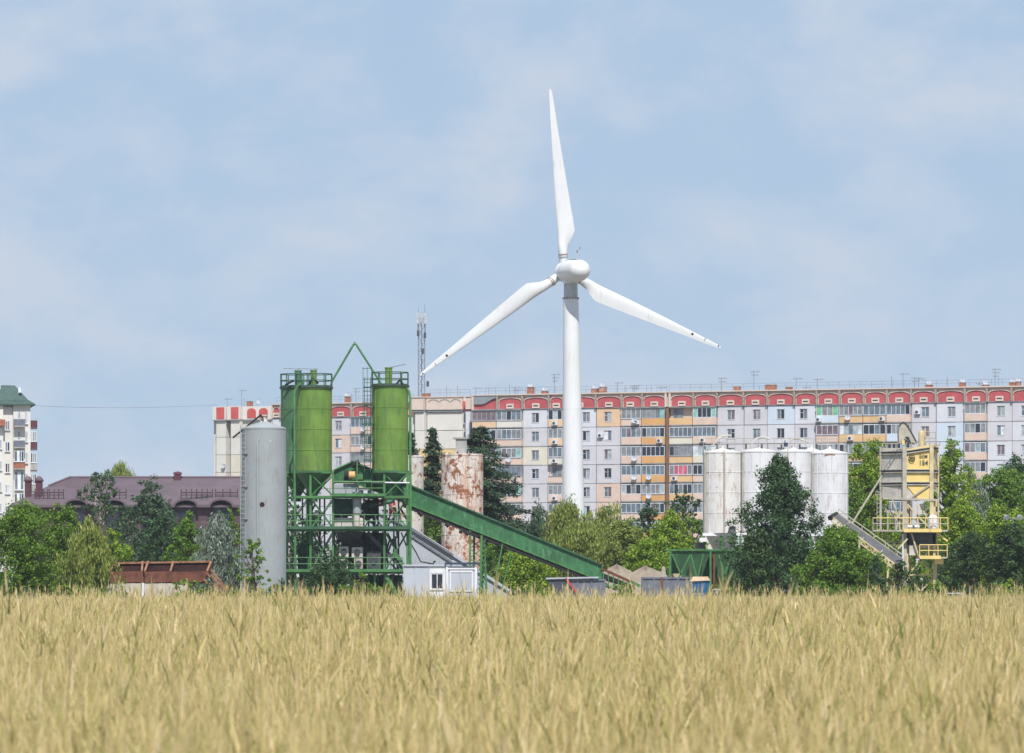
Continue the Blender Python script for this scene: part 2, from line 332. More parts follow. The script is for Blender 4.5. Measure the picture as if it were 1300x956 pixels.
        if ang0 > 100:
            m = MB()
            for (r, off, w, h) in ((17.6, .1, .16, .35), (19.3, .05, .05, .36), (21.2, .03, .09, .09)):
                if ang0 > 300: off -= .05
                pc = hc + d * r + cw * off - ax * 0.055
                m = MB(); m.lathe(pc, [(0, 0), (0, w)], 12, 0, ax) if r != 19.3 else m.bar(pc - cw * .22 + d * .04, pc + cw * .2 - d * .04, .05, .02, 0)
                m.build('blade_mark', ['dark'], b)
turbine()

# ------------------------------------------------------------------ apartment blocks
class Fac:
    def __init__(s, pxa, Da, pxb, Db):
        s.p0 = Vector((X(pxa, Da), Da, 0)); b = Vector((X(pxb, Db), Db, 0)); s.u = (b - s.p0).normalized(); s.n = Vector((s.u.y, -s.u.x, 0)); s.len = (b - s.p0).length
        if s.n.y > 0: s.n = -s.n
    def s(s, px):
        k = (px - CX) / F; return (k * s.p0.y - s.p0.x) / (s.u.x - k * s.u.y)
    def w(s, a, d, z): q = s.p0 + s.u * a + s.n * d; return (q.x, q.y, z)
    def box(s, m, s0, s1, d0, d1, z0, z1, mi=0):
        m.hexa([s.w(s0, d1, z0), s.w(s1, d1, z0), s.w(s1, d0, z0), s.w(s0, d0, z0), s.w(s0, d1, z1), s.w(s1, d1, z1), s.w(s1, d0, z1), s.w(s0, d0, z1)], mi)
ST, BASE, NST = 2.79, 0.85, 10
ZT = BASE + ST * NST            # top of the storeys
WALLM = ['joint', 'lavender', 'lavender_light', 'pale_blue', 'cream', 'pinkbeige', 'peach', 'orange', 'orange_light', 'white_wall', 'yellow_wall', 'concrete']
WK = {'L': 1, 'l': 2, 'B': 3, 'C': 4, 'P': 5, 'H': 6, 'O': 7, 'o': 8, 'W': 9, 'Y': 10}
GL = ['white_frame', 'glass_blue', 'glass_dark', 'glass_pale', 'glass_teal', 'glass_mauve', 'glass_grey', 'glass_pink', 'glass_green', 'glass_white', 'grey_frame']
def pane_pick(): return random.choices([1, 2, 3, 5, 6, 4, 9], [4, 4, 2, 1.5, 4, .5, .6])[0]
def window_mesh(fc, s0, s1, z0, z1, d, npane=2, frame=0, panes=None, transom=None):
    m = MB(); fw = 0.07
    fc.box(m, s0, s1, d - .10, d - .04, z0, z1, frame)
    w = (s1 - s0 - fw) / npane
    for k in range(npane):
        pa = panes[k] if panes else pane_pick(); a = s0 + fw + k * w; b = a + w - fw; zt = z1 - fw
        if transom and k == transom - 1:
            zz = z0 + (z1 - z0) * 0.62; fc.box(m, a, b, d - .039, d - .02, zz + fw / 2, zt, pa); fc.box(m, a, b, d - .039, d - .02, z0 + fw, zz - fw / 2, pa)
        else: fc.box(m, a, b, d - .039, d - .02, z0 + fw, zt, pa)
        fc.box(m, a - fw, a, d - .039, d + .0, z0, z1, frame)
    fc.box(m, s1 - fw, s1, d - .039, d, z0, z1, frame)
    fc.box(m, s0 - .06, s1 + .06, d - .04, d + .14, z0 - .07, z0, 0)
    return m
def ac_unit(fc, root, s, z, d=0.0):
    m = MB(); fc.box(m, s - .42, s + .42, d + .02, d + .32, z, z + .58, 0)
    c = Vector(fc.w(s - .1, d + .325, z + .29)); m.lathe(c, [(0, 0), (0.004, .23)], 16, 1, fc.n)
    fc.box(m, s - .3, s + .3, d, d + .3, z - .06, z - .01, 1)
    m.build('air_conditioner', ['white_frame', 'dark_metal'], root)
def dish(fc, root, s, z, d, r=.42, yaw=0.3):
    m = MB(); c = Vector(fc.w(s, d + .25, z)); ax = (fc.n * 1.0 + fc.u * yaw + Vector((0, 0, .35))).normalized()
    m.lathe(c, [(0, 0), (.02, r * .4), (.07, r * .75), (.13, r), (.11, r), (0.05, r * .75), (0, r * .4), (-.02, 0)], 20, 0, ax)
    m.tube([c - ax * .0, c + ax * .45 - Vector((0, 0, r * .2))], .02, 5, 1); m.tube([Vector(fc.w(s, d, z - .3)), c], .03, 5, 1)
    m.build('satellite_dish', ['shed_grey', 'mast_grey'], root)
def block(name, label, fc, pa, pb, bays, joint=None, left_extra=0.0, nvis=8):
    s0, s1 = fc.s(pa), fc.s(pb)
    root = thing(name, label, 'apartment block', Vector(fc.w((s0 + s1) / 2, -6, 0)), 'blocks of the long panel apartment house')
    wall = MB(); fc.box(wall, s0, s1, -12, -.26, 0, ZT, 0)
    attic = MB()      # 0 beige 1 red 2 dark 3 grey
    TOP = ZT + 2.12
    fc.box(attic, s0, s1, -11.9, 0.0, ZT + 0.004, TOP, 0)
    fc.box(attic, s0 - .02, s1 + .02, -12, .40, TOP + .003, TOP + .17, 4); fc.box(attic, s0, s1, -.05, .12, ZT + .005, ZT + .10, 3)
    nwin = 0
    for bay in bays:
        a, b = fc.s(bay[0]), fc.s(bay[1]); typ = bay[2]; cols = bay[3]; opt = bay[4] if len(bay) > 4 else {}
        # attic arch
        if opt.get('arch', True) and opt.get('arch') != 'wave':
            pw = .28; A, B_ = a + pw, b - pw; w = B_ - A; hh = 1.62; mdl = (A + B_) / 2
            pts = [(A, .07), (B_, .07), (B_, 1.15)] + [(mdl + w / 2 * math.cos(t), 1.15 + .47 * math.sin(t) ** .8) for t in [R(q) for q in (20, 40, 60, 75, 90, 105, 120, 140, 160)]] + [(A, 1.15)]
            red = opt.get('red', 1)
            attic.prism([fc.w(p[0], .004, ZT + p[1] + .035) for p in pts], fc.n * .05, red)
            # beige ribs between the arches and above
            vx = mdl + opt.get('vo', 0)
            fc.box(attic, vx - .58, vx + .58, .02, .20, ZT + .14, ZT + .86, 0)
            for q in (-.30, .08): fc.box(attic, vx + q - .10, vx + q + .30, .19, .21, ZT + .42, ZT + .60, 2)
            narch = 12
            for i in range(narch):
                t0, t1 = math.pi * i / narch, math.pi * (i + 1) / narch
                e = lambda t, o: (mdl + (w / 2 + o) * math.cos(t), 1.17 + (.49 + o) * math.sin(t) ** .8)
                q = [e(t0, 0), e(t0, .13), e(t1, .13), e(t1, 0)]
                attic.prism([fc.w(p[0], .004, ZT + p[1] + .035) for p in q], fc.n * .16, 0)
        if opt.get('arch') == 'wave':
            pts = [(a + .05, .07), (b - .05, .07)]; nn = 14
            top = []
            for i in range(nn + 1):
                t = i / nn; top.append((b - .05 - (b - a - .1) * t, 1.15 + .5 * math.cos(math.pi * min(1, t * 1.5)) * .9 + .15))
            attic.prism([fc.w(p[0], .004, ZT + p[1]) for p in pts + top], fc.n * .06, 1)
            attic.prism([fc.w(p[0], .07, ZT + p[1]) for p in [(q[0], q[1] + .0) for q in top][::-1] + [(b - .4, 2.05), (a + .05, 2.05)]], fc.n * .25, 3)
        for e in (a, b):
            if opt.get('pil', True): fc.box(attic, e - .16, e + .16, 0.002, .34, ZT + .02, TOP, 0)
        # storeys
        for k in range(NST):
            z1 = ZT - k * ST; z0 = z1 - ST; ch = cols[k] if k < len(cols) else cols[-1]; mi = WK[ch]; g_ = .035
            if typ == 'w' or typ == 'x':
                wc = fc.s(opt['wx']) if 'wx' in opt else (a + b) / 2; hw = opt.get('hw', .60); wz1, wz0 = z1 - .55, z1 - 1.98
                A, B_ = a + g_, b - g_
                if ch == 'L' and random.random() < .3: mi = 2
                if random.random() < .4: fc.box(wall, A - .02, A + (B_ - A) * random.uniform(.5, 1.0), -.02, .012, z0 - .06, z0 + .07, 0)
                if random.random() < .25: fc.box(wall, A - .08, A + .06, -.02, .014, z0 + .08, z1 - .06, 0)
                if typ == 'x':
                    fc.box(wall, A, B_, -.25, 0, z0 + g_, z1 - g_, mi); continue
                fc.box(wall, A, wc - hw, -.25, 0, z0 + g_, z1 - g_, mi); fc.box(wall, wc + hw, B_, -.25, 0, z0 + g_, z1 - g_, mi)
                fc.box(wall, wc - hw, wc + hw, -.25, 0, z0 + g_, wz0, mi); fc.box(wall, wc - hw, wc + hw, -.25, 0, wz1, z1 - g_, mi)
                if k < nvis:
                    tr = random.choice([None, 1, 1, None, 2]) if random.random() < .6 else None
                    window_mesh(fc, wc - hw + .01, wc + hw - .01, wz0, wz1, -.10, 2, 0, transom=tr).build('window', GL, root)
                    if opt.get('ac') == k or random.random() < .04: ac_unit(fc, root, wc + random.choice([-1, 1]) * (hw + .5), wz0 + .4)
            else:
                # side walls behind the balcony
                fc.box(wall, a + g_, b - g_, -.25, -.02, z0 + g_, z1 - g_, WK['C'] if k % 3 else WK['P'])
                if k >= nvis: continue
                dd = .62; A, B_ = a + .06, b - .06; gz0, gz1 = z1 - 1.62, z1 - .20
                m = MB(); pm = WK[ch]
                fc.box(m, A, B_, -.01, dd, z0 + .02, z0 + .16, 11); fc.box(m, A, B_, dd - .10, dd, z0 + .165, gz0 - .02, pm)
                fc.box(m, A, A + .08, -.01, dd - .105, z0 + .165, gz0 - .02, pm); fc.box(m, B_ - .08, B_, -.01, dd - .105, z0 + .165, gz0 - .02, pm)
                if k == 0: fc.box(m, A - .03, B_ + .03, -.01, dd + .12, z1 - .10, z1 - .04, 11)
                if random.random() < .35: fc.box(m, A, B_, dd - .14, dd + .03, gz0 - .16, gz0 - .025, 0)
                bo = m.build('balcony', WALLM, root)
                st = opt.get('sty', {}).get(k, None)
                if st == 'open':
                    m = MB(); fc.box(m, A + .4, A + 2.0, .0, .05, z0 + .5, gz1, 10); fc.box(m, A + .5, A + 1.15, .05, .07, z0 + .6, gz1 - .1, 1); fc.box(m, A + 1.25, A + 1.9, .05, .07, z0 + .6, gz1 - .1, 6)
                    m.build('balcony_door', GL, bo); continue
                n_ = max(3, round((B_ - A) / .78)); base = random.choice([1, 6, 6, 1, 2]); panes = [base if random.random() < .6 else pane_pick() for _ in range(n_)]
                if st == 'teal': panes[0] = 4; panes[-1] = 4
                if st == 'green': panes[0] = 8; panes[-1] = 8
                if st == 'pink': panes = [6, 7, 7, 7][:n_]
                if st == 'pale': panes = [9, 3, 1, 3, 9][:n_]
                if st == 'mauve': panes = [5] * n_
                panes = (panes * 3)[:n_]; m = MB(); fw = .07; w = (B_ - A - fw) / n_; fr = 10 if random.random() < .12 else 0
                for q in range(n_):
                    x0 = A + fw + q * w; fc.box(m, x0, x0 + w - fw, dd - .08, dd - .05, gz0 + fw, gz1 - fw, panes[q]); fc.box(m, x0 - fw, x0, dd - .1, dd - .01, gz0, gz1, fr)
                fc.box(m, B_ - fw, B_, dd - .1, dd - .01, gz0, gz1, fr)
                fc.box(m, A, B_, dd - .1, dd - .012, gz1 - fw + .002, gz1 + .05, fr); fc.box(m, A, B_, dd - .1, dd + .0, gz0 - .015, gz0 + fw - .002, fr)
                for e in (A, B_ - .03): fc.box(m, e, e + .03, 0, dd - .11, gz0, gz1, 6)
                m.build('balcony_glazing', GL, bo)
                if k in opt.get('dish', ()): dish(fc, root, (A + B_) / 2 + opt.get('do', 0), gz0 - .35, dd)
                if k in opt.get('acs', ()) or random.random() < .05: ac_unit(fc, root, A + (B_ - A) * opt.get('af', .8), gz0 - .85, dd)
    if joint:
        a, b = fc.s(joint[0]), fc.s(joint[1]); fc.box(wall, a, b, -.2, .50, 0, ZT - .15, 12)
    wall.build('wall', WALLM + ['brown_joint'], root)
    attic.build('attic', ['attic_beige', 'attic_red', 'dark', 'roof_grey', 'attic_beige'], root)
    return root
TOPZ = ZT + 2.29
def chimney(fc, root, px, py0, wpx, topd=None, n='chimney'):
    D = fc.p0.y + fc.u.y * fc.s(px); w = wpx / F * D; zt = Z(py0, D); s_ = fc.s(px)
    m = MB(); fc.box(m, s_ - w / 2, s_ + w / 2, -3.2, -2.2, TOPZ - .2, zt, 0); fc.box(m, s_ - w / 2 - .06, s_ + w / 2 + .06, -3.26, -2.14, zt + .003, zt + .10, 1)
    m.build('chimney', ['brick', 'concrete'], root)
    if topd:
        dish(fc, root, s_ + .1, zt + .35, -2.6, .38, topd)
def aerial(fc, root, px, py0, kind=0):
    s_ = fc.s(px); D = fc.p0.y + fc.u.y * s_; zt = Z(py0, D); q = Vector(fc.w(s_, -2.4 + random.uniform(-1, 1), 0)); m = MB()
    b = Vector((q.x, q.y, TOPZ - .2)); t = Vector((q.x, q.y, zt)); m.tube([b, t], .045, 5, 0)
    if kind:
        for j, h in enumerate((.12, .6, 1.1)[:kind]):
            c = t - Vector((0, 0, h)); L_ = fc.u * (.9 - .2 * j); m.tube([c - L_ * .6, c + L_], .03, 4, 0)
            for e in (-.4, 0.1, .6, .95): m.tube([c + L_ * e - fc.n * .3 - Vector((0, 0, .14)), c + L_ * e + fc.n * .3 + Vector((0, 0, .14))], .02, 4, 0)
    m.build('aerial', ['mast_grey'], root)
def rail(fc, root, pa, pb):
    m = MB(); a, b = fc.s(pa), fc.s(pb)
    for h in (.55, 1.0): m.tube([fc.w(a, -.3, TOPZ + h), fc.w(b, -.3, TOPZ + h)], .022, 4, 0)
    n_ = int((b - a) / 1.6)
    for i in range(n_ + 1): m.tube([fc.w(a + (b - a) * i / n_, -.3, TOPZ - .2), fc.w(a + (b - a) * i / n_, -.3, TOPZ + 1.0)], .022, 4, 0)
    m.build('roof_railing', ['mast_grey'], root)

fcm = Fac(600, 709, 1300, 676)
b1 = block('apartment_block', 'panel apartment block with red attic arches directly behind the wind turbine tower', fcm, 601, 846.5,
    [(601, 632, 'b', 'HPPPPP', {'arch': 'wave', 'sty': {0: 'mauve'}}), (632, 664, 'b', 'WPPPPP', {'sty': {0: 0, 2: 'teal'}, 'dish': (2,)}),
     (664, 697.5, 'w', 'LLCLLLLL', {'wx': 679.5}), (697.5, 716, 'b', 'HHCPPP', {'pil': True, 'acs': (1, 2), 'af': .5, 'sty': {3: 'open'}}),
     (716, 757, 'w', 'LLLLLLL', {'wx': 744}), (757, 790, 'w', 'HLLLPPPP', {'wx': 771.5}),
     (790, 816, 'b', 'PPPPPP', {'dish': (0, 2, 3), 'vo': -.3, 'do': .6, 'acs': (0,)}), (816, 846, 'b', 'OOOOOOO', {'acs': (1,), 'dish': (3, 4), 'do': -.6})])
b2 = block('apartment_block', 'panel apartment block with red attic arches to the right of the brown wall joint', fcm, 846.9, 1330,
    [(851, 881, 'b', 'oCoooo', {'sty': {0: 'open', 3: 'pink'}, 'acs': (3,), 'af': .25}), (881, 911, 'b', 'PPCPPP', {'sty': {0: 'teal', 2: 'pale'}, 'acs': (1,), 'af': .45}),
     (911, 944.5, 'w', 'LLLLLLL', {'wx': 928}), (944.5, 974.5, 'w', 'LLLLLL', {'wx': 960.5}), (974.5, 1009, 'w', 'BLLLLL', {'wx': 991}), (1009, 1037.5, 'w', 'LLLLLLL', {'wx': 1020}),
     (1037.5, 1066.5, 'b', 'BPPPPP', {'sty': {0: 'green', 1: 'mauve'}, 'acs': (0,), 'af': .12}), (1066.5, 1097, 'b', 'oooooo', {'dish': (0,), 'do': -.4, 'acs': (1,), 'af': .5, 'sty': {1: 'pale'}}),
     (1097, 1126.5, 'b', 'ooooPP', {'acs': (0,), 'af': .85}), (1126.5, 1157.5, 'b', 'PBPPPP'),
     (1157.5, 1188.5, 'w', 'LLLLLLL', {'wx': 1174.5, 'ac': 0}), (1188.5, 1225.5, 'w', 'lBBLLLL', {'wx': 1208}), (1225.5, 1253.5, 'b', 'PPPPPPP', {'sty': {0: 0}}),
     (1253.5, 1285, 'w', 'LLLLLLL', {'wx': 1270.5}), (1285, 1329, 'w', 'LLLLLLL', {'wx': 1301.5})], joint=(846.9, 850.6), nvis=6)
# blank end section left of the first block
fce = Fac(524, 716, 600, 712.5)
re_ = thing('apartment_block', 'blank white end section of the panel block, with cream attic and no windows', 'apartment block', Vector(fce.w(5, -6, 0)), 'blocks of the long panel apartment house')
m = MB(); e = fce.s
fce.box(m, e(524), e(600.6), -11, -.3, 0, ZT + 2.0, 9)
for k in range(NST):
    z1 = ZT - k * ST - .1; z0 = z1 - ST; c1 = 9 if k < 2 else 10
    fce.box(m, e(542.5), e(587.5), -.29, 0, z0 + .05, z1 - .05, c1)
    fce.box(m, e(530), e(541.6), -.29, .9, z0 + .03, z1 - .03, c1); fce.box(m, e(524.2), e(529.2), -.29, 0, z0 + .05, z1 - .05, c1)
    fce.box(m, e(594.5), e(600.4), -.29, 1.1, z0 + .02, z1 - .02, 2)
fce.box(m, e(529.4), e(529.9), -.29, .88, 0, ZT - .1, 0)
m.build('wall', WALLM, re_)
m = MB()
for (a, b, d) in ((524.5, 541.3, 1.25), (542.3, 587.8, .35), (594.6, 601.2, 1.2)):
    fce.box(m, e(a), e(b), -.28, d, ZT + .25, ZT + 2.1, 0); fce.box(m, e(a) - .05, e(b) + .05, -.28, d + .12, ZT + 2.103, ZT + 2.25, 0)
    if a < 590: fce.box(m, e(a) + .02, e(b) - .02, -.28, d - .12, ZT - .08, ZT + .245, 2)
for c in (551.5, 565.5, 579.5):
    cx = e(c)
    for i in range(8):
        t0, t1 = R(20 + 140 * i / 8), R(20 + 140 * (i + 1) / 8); q = lambda t, r_: fce.w(cx + r_ * .83 * math.cos(t) * 1.05, .352, ZT + 1.25 + r_ * .55 * math.sin(t))
        m.prism([q(t0, .95), q(t0, 1.1), q(t1, 1.1), q(t1, .95)], fce.n * .06, 3)
fce.box(m, e(587.9), e(594.4), -.28, .02, ZT + .1, ZT + 1.5, 1)
m.build('attic', ['attic_beige', 'bright_red', 'roof_grey', 'concrete'], re_)
for k in range(3): window_mesh(fce, e(588.5), e(592.8), ZT - 1.85 - k * ST, ZT - .3 - k * ST, -.02, 1, panes=[2]).build('window', GL, re_)
# roof furniture of the three blocks
rail(fcm, b1, 603, 846); rail(fcm, b2, 849, 1300); rail(fce, re_, 545, 596)
for px, py, w in ((665, 491, 7), (683, 496, 7), (747, 493, 8), (757, 491, 8)): chimney(fcm, b1, px, py, w, .3 if w > 6 else None)
for px, py, w in ((928, 490, 7), (971, 488, 13), (994, 491, 7), (1172, 488, 8), (1215, 485, 7), (1244, 488, 8), (1279, 485, 8), (1286, 484, 5)): chimney(fcm, b2, px, py, w, .4 if px > 1100 else None)
chimney(fce, re_, 532.5, 499, 9)
for px, py, k in ((640, 487, 0), (615, 491, 1), (645, 490, 2), (649, 493, 1), (699, 474, 3), (774, 484, 1), (797, 490, 1), (799, 488, 2), (783, 489, 0), (820, 489, 0), (833, 490, 1)): aerial(fcm, b1, px, py, k)
for px, py, k in ((911, 479, 2), (949, 470, 2), (960, 490, 0), (1004, 479, 1), (1016, 490, 2), (1033, 480, 1), (1123, 477, 0), (1141, 473, 1), (1155, 478, 2), (1159, 479, 1), (1198, 478, 0), (1236, 485, 1), (1257, 467, 3), (1262, 479, 0), (1080, 489, 0), (1107, 490, 0)): aerial(fcm, b2, px, py, k)
for px, py, k in ((559, 490, 0), (573, 489, 0), (597, 491, 1)): aerial(fce, re_, px, py, k)

# rear wing, seen between and left of the green silos
fcb = Fac(340, 745, 530, 733)
b3 = block('apartment_block', 'rear wing of the panel block, seen between the two green silos', fcb, 346, 530,
    [(346, 357, 'x', 'llLLL', {'red': 1}), (357, 388, 'w', 'LLLLL'), (388, 419, 'w', 'LLLLL'), (419, 447, 'w', 'LPLPL', {'wx': 429.5}), (447, 475, 'b', 'PPPPP', {'dish': (0, 1), 'do': .5}),
     (475, 502, 'w', 'LLLLL'), (502, 530, 'x', 'WWWWW')], nvis=5)
rail(fcb, b3, 350, 524); chimney(fcb, b3, 431, 503, 5, .3)
aerial(fcb, b3, 445, 492, 2); aerial(fcb, b3, 441, 499, 0); aerial(fcb, b3, 458, 500, 1)
# gable end with white walls and red panels, far left of the block
fcc = Fac(272, 752, 346, 747)
r4 = thing('apartment_block', 'white gable end of the panel block with bright red attic panels above the grey tank', 'apartment block', Vector(fcc.w(4, -6, 0)), 'blocks of the long panel apartment house')
m = MB(); e = fcc.s
fcc.box(m, e(273), e(346.4), -10, -.3, 0, ZT + 2.0, 9)
for k in range(NST):
    z1 = ZT - k * ST; z0 = z1 - ST
    fcc.box(m, e(280), e(292), -.29, 1.3, z0 + .03, z1 - .03, 9); fcc.box(m, e(273.2), e(276.5), -.29, .4, z0 + .03, z1 - .03, 9)
    fcc.box(m, e(298.5), e(310), -.29, 1.3, z0 + .03, z1 - .03, 9 if k < 2 or k > 4 else 4); fcc.box(m, e(292.3), e(296), -.29, 0, z0 + .03, z1 - .03, 9)
    fcc.box(m, e(310.3), e(346), -.29, .25, z0 + .03, z1 - .03, 9)
m.build('wall', WALLM, r4)
m = MB()
for (a, b, d) in ((276, 293, 1.5), (294, 310.6, 1.5), (310.8, 346.4, .5), (272.6, 275.6, .6)):
    fcc.box(m, e(a), e(b), -.28, d, ZT + .03, ZT + 2.05, 0); fcc.box(m, e(a) + .02, e(b) - .02, -.28, d + .1, ZT - .16, ZT + .026, 2)
for (a, b) in ((281, 291), (299.5, 309)): fcc.box(m, e(a), e(b), 1.4, 1.56, ZT + .1, ZT + 1.95, 1)
fcc.box(m, e(273), e(275.4), .5, .66, ZT + .1, ZT + 1.6, 1)
for (a, b) in ((316, 327), (331, 342)):
    A, B_ = e(a), e(b); md = (A + B_) / 2; w = B_ - A
    m.prism([fcc.w(p[0], .502, ZT + p[1]) for p in [(A, .2), (B_, .2), (B_, 1.2)] + [(md + w / 2 * math.cos(R(t)), 1.2 + .55 * math.sin(R(t))) for t in range(15, 180, 15)] + [(A, 1.2)]], fcc.n * .06, 1)
m.build('attic', ['white_wall', 'bright_red', 'grey_frame'], r4)
for k in range(5):
    window_mesh(fcc, e(276.7), e(279.6), ZT - 1.9 - k * ST, ZT - .5 - k * ST, -.05, 1).build('window', GL, r4)
    window_mesh(fcc, e(296.3), e(298.3), ZT - 1.9 - k * ST, ZT - .5 - k * ST, -.05, 1).build('window', GL, r4)
aerial(fcc, r4, 278, 505, 1); aerial(fcc, r4, 295, 494, 1); aerial(fcc, r4, 315, 504, 0); aerial(fcc, r4, 303, 505, 0); chimney(fcc, r4, 306, 509, 5); dish(fcc, r4, e(326.5), TOPZ + .55, -1, .42, 0)
dish(fcc, r4, e(290), ZT - 7.4, 1.2, .4, 0)

# mobile-phone mast behind
def mast():
    D = 765.0; root = thing('telecom_mast', 'slim grey lattice telecom mast with antenna panels behind the blank end wall', 'telecom mast', (X(535, D), D, 0))
    m = MB(); zt = Z(404, D); xc = X(535.2, D); w0 = .52; cs = [Vector((xc - w0, D, 0)), Vector((xc + w0, D, 0)), Vector((xc, D + .9, 0))]
    for c in cs: m.tube([c, c + Vector((0, 0, zt))], .07, 5, 0)
    n_ = 34
    for i in range(n_):
        z0, z1 = zt * i / n_, zt * (i + 1) / n_
        for a, b in ((0, 1), (1, 2), (2, 0)):
            m.tube([cs[a] + Vector((0, 0, z0)), cs[b] + Vector((0, 0, z1))], .035, 4, 0, False); m.tube([cs[a] + Vector((0, 0, z1)), cs[b] + Vector((0, 0, z1))], .03, 4, 0, False)
    m.build('lattice', ['mast_grey'], root)
    for dx in (-.62, .62, 0):
        m = MB(); c = Vector((xc + dx, D - .3 + (0.9 if dx == 0 else 0), 0)); m.box(c.x - .17, c.x + .17, c.y - .1, c.y + .1, zt - .9, zt + .9, 0); m.tube([(c.x, c.y + .15, zt - 2.6), (c.x, c.y + .15, zt + 1.0)], .05, 5, 1)
        m.build('antenna_panel', ['turbine_grey', 'mast_grey'], root)
    for dx, z in ((-.55, zt - 2.4), (.55, zt - 2.7), (.2, zt - 5.3), (1.0, zt - 10.6)):
        m = MB(); m.box(xc + dx - .2, xc + dx + .2, D - .5, D - .25, z - .5, z + .4, 0); m.build('radio_unit', ['dark_metal'], root)
    m = MB(); m.tube([(xc - .5, D, zt), (xc - .5, D, zt + 1.7)], .03, 4, 0); m.tube([(xc + .5, D, zt), (xc + .5, D, zt + 2.3)], .03, 4, 0); m.build('lightning_rod', ['mast_grey'], root)
mast()

# ------------------------------------------------------------------ tall flats, left edge
def left_flats():
    D = 622.0; fc = Fac(-40, 621, 60, 622.7); e = fc.s; zt = Z(513, D)
    root = thing('apartment_tower', 'pale apartment tower with a dark green hipped roof at the left edge', 'apartment tower', Vector(fc.w(4, -5, 0)))
    m = MB()   # 0 cream-white, 1 bluish grey, 2 joint
    fc.box(m, e(-40), e(16.5), -10, -.3, 0, zt, 0); fc.box(m, e(16.7), e(38.5), -10, .3, 0, zt, 0); fc.box(m, e(4), e(16.4), -.29, 0, 0, zt - .4, 0)
    fc.box(m, e(-40), e(3.8), -.29, .5, 0, zt - .2, 0)
    m.build('wall', ['white_wall'], root)
    m = MB()   # roof
    a0, a1 = e(-42), e(44.5); zr = Z(489.5, D + 3); A = [fc.w(a0, .9, zt), fc.w(a1, .9, zt), fc.w(a1, -10.6, zt), fc.w(a0, -10.6, zt)]
    B_ = [fc.w(a0, -2.2, zr), fc.w(e(20), -2.2, zr), fc.w(e(20), -7.5, zr), fc.w(a0, -7.5, zr)]
    Mx = [fc.w(a0, .1, zt + .55), fc.w(a1 - .9, .1, zt + .55), fc.w(a1 - .9, -9.8, zt + .55), fc.w(a0, -9.8, zt + .55)]
    m.hexa([(p[0], p[1], zt - .15) for p in A] + A, 0); m.hexa(A + Mx, 0); m.hexa(Mx + B_, 0)
    m.build('roof', ['roof_green'], root)
    m = MB(); fc.box(m, e(24), e(28), -.9, -.4, zt + 1.5, zt + 1.62, 0); q = [fc.w(e(23.5), -1.0, zt + 1.25), fc.w(e(28), -1.0, zt + 1.25), fc.w(e(27), -1.6, zt + 2.1), fc.w(e(24.2), -1.6, zt + 2.1)]
    m.prism(q, fc.n * .12 + Vector((0, 0, .14)), 0); m.build('skylight', ['glass_pale'], root)
    m = MB(); fc.box(m, e(-6), e(1.5), -3, -1.6, zt, Z(487.5, D), 0); m.build('chimney', ['white_wall'], root)
    st = 27.0; y0 = 520
    for k in range(6):
        yy = y0 + k * st; z = lambda y: Z(y, D)
        # balcony column 17-31
        if k < 3 or k > 3:
            m = MB(); col = [2, 2, 3, 0, 0, 0][k]
            fc.box(m, e(17), e(31.5), .31, 1.25, z(yy + 22.3), z(yy + 21), 1); fc.box(m, e(17), e(31.3), 1.1, 1.2, z(yy + 20.8), z(yy + 12.5), col); fc.box(m, e(17), e(17.5), .31, 1.09, z(yy + 20.8), z(yy + 12.5), col); fc.box(m, e(30.8), e(31.3), .31, 1.09, z(yy + 20.8), z(yy + 12.5), col)
            bo = m.build('balcony', ['white_wall', 'concrete', 'bin_grey', 'brick'], root)
            if k >= 2: window_mesh(fc, e(17.8), e(29.8), z(yy + 12.2), z(yy - 1.5), 1.18, 4, panes=[2, 9, 1, 2]).build('balcony_glazing', GL, bo)
        if k < 2: window_mesh(fc, e(22), e(26), z(yy + 12), z(yy + 0.5), .36, 2).build('window', GL, root)
        if k == 3: window_mesh(fc, e(18), e(29.8), z(yy + 21), z(yy - 2), .8, 3, panes=[1, 9, 1]).build('window', GL, root)
        window_mesh(fc, e(31.6), e(35), z(yy + (18 if k == 0 else 14)), z(yy), .36, 2).build('window', GL, root)
        window_mesh(fc, e(6.5), e(12.5), z(yy + 26), z(yy + 14), .05, 2).build('window', GL, root)
        window_mesh(fc, e(-2), e(2), z(yy + 23), z(yy + 11), .56, 2).build('window', GL, root)
        # end balconies 39-48
        m = MB(); fc.box(m, e(38.7), e(47.5), -2.6, -.4, z(yy + 24), z(yy + 22.6), 1); col = 2 if k in (0, 1) else 0
        fc.box(m, e(38.7), e(47.6), -.42, -.3, z(yy + 22.5), z(yy + 13.5), col); fc.box(m, e(47.1), e(47.6), -2.6, -.43, z(yy + 22.5), z(yy + 13.5), col)
        bo = m.build('balcony', ['concrete', 'concrete', 'wall_maroon'], root)
        if k != 0: window_mesh(fc, e(39), e(46.4), z(yy + 13.2), z(yy + .5), -.36, 3).build('balcony_glazing', GL, bo)
    m = MB(); fc.box(m, e(-3), e(6), .51, 1.4, Z(541, D), Z(533, D), 0); m.build('balcony', ['brick'], root)
left_flats()

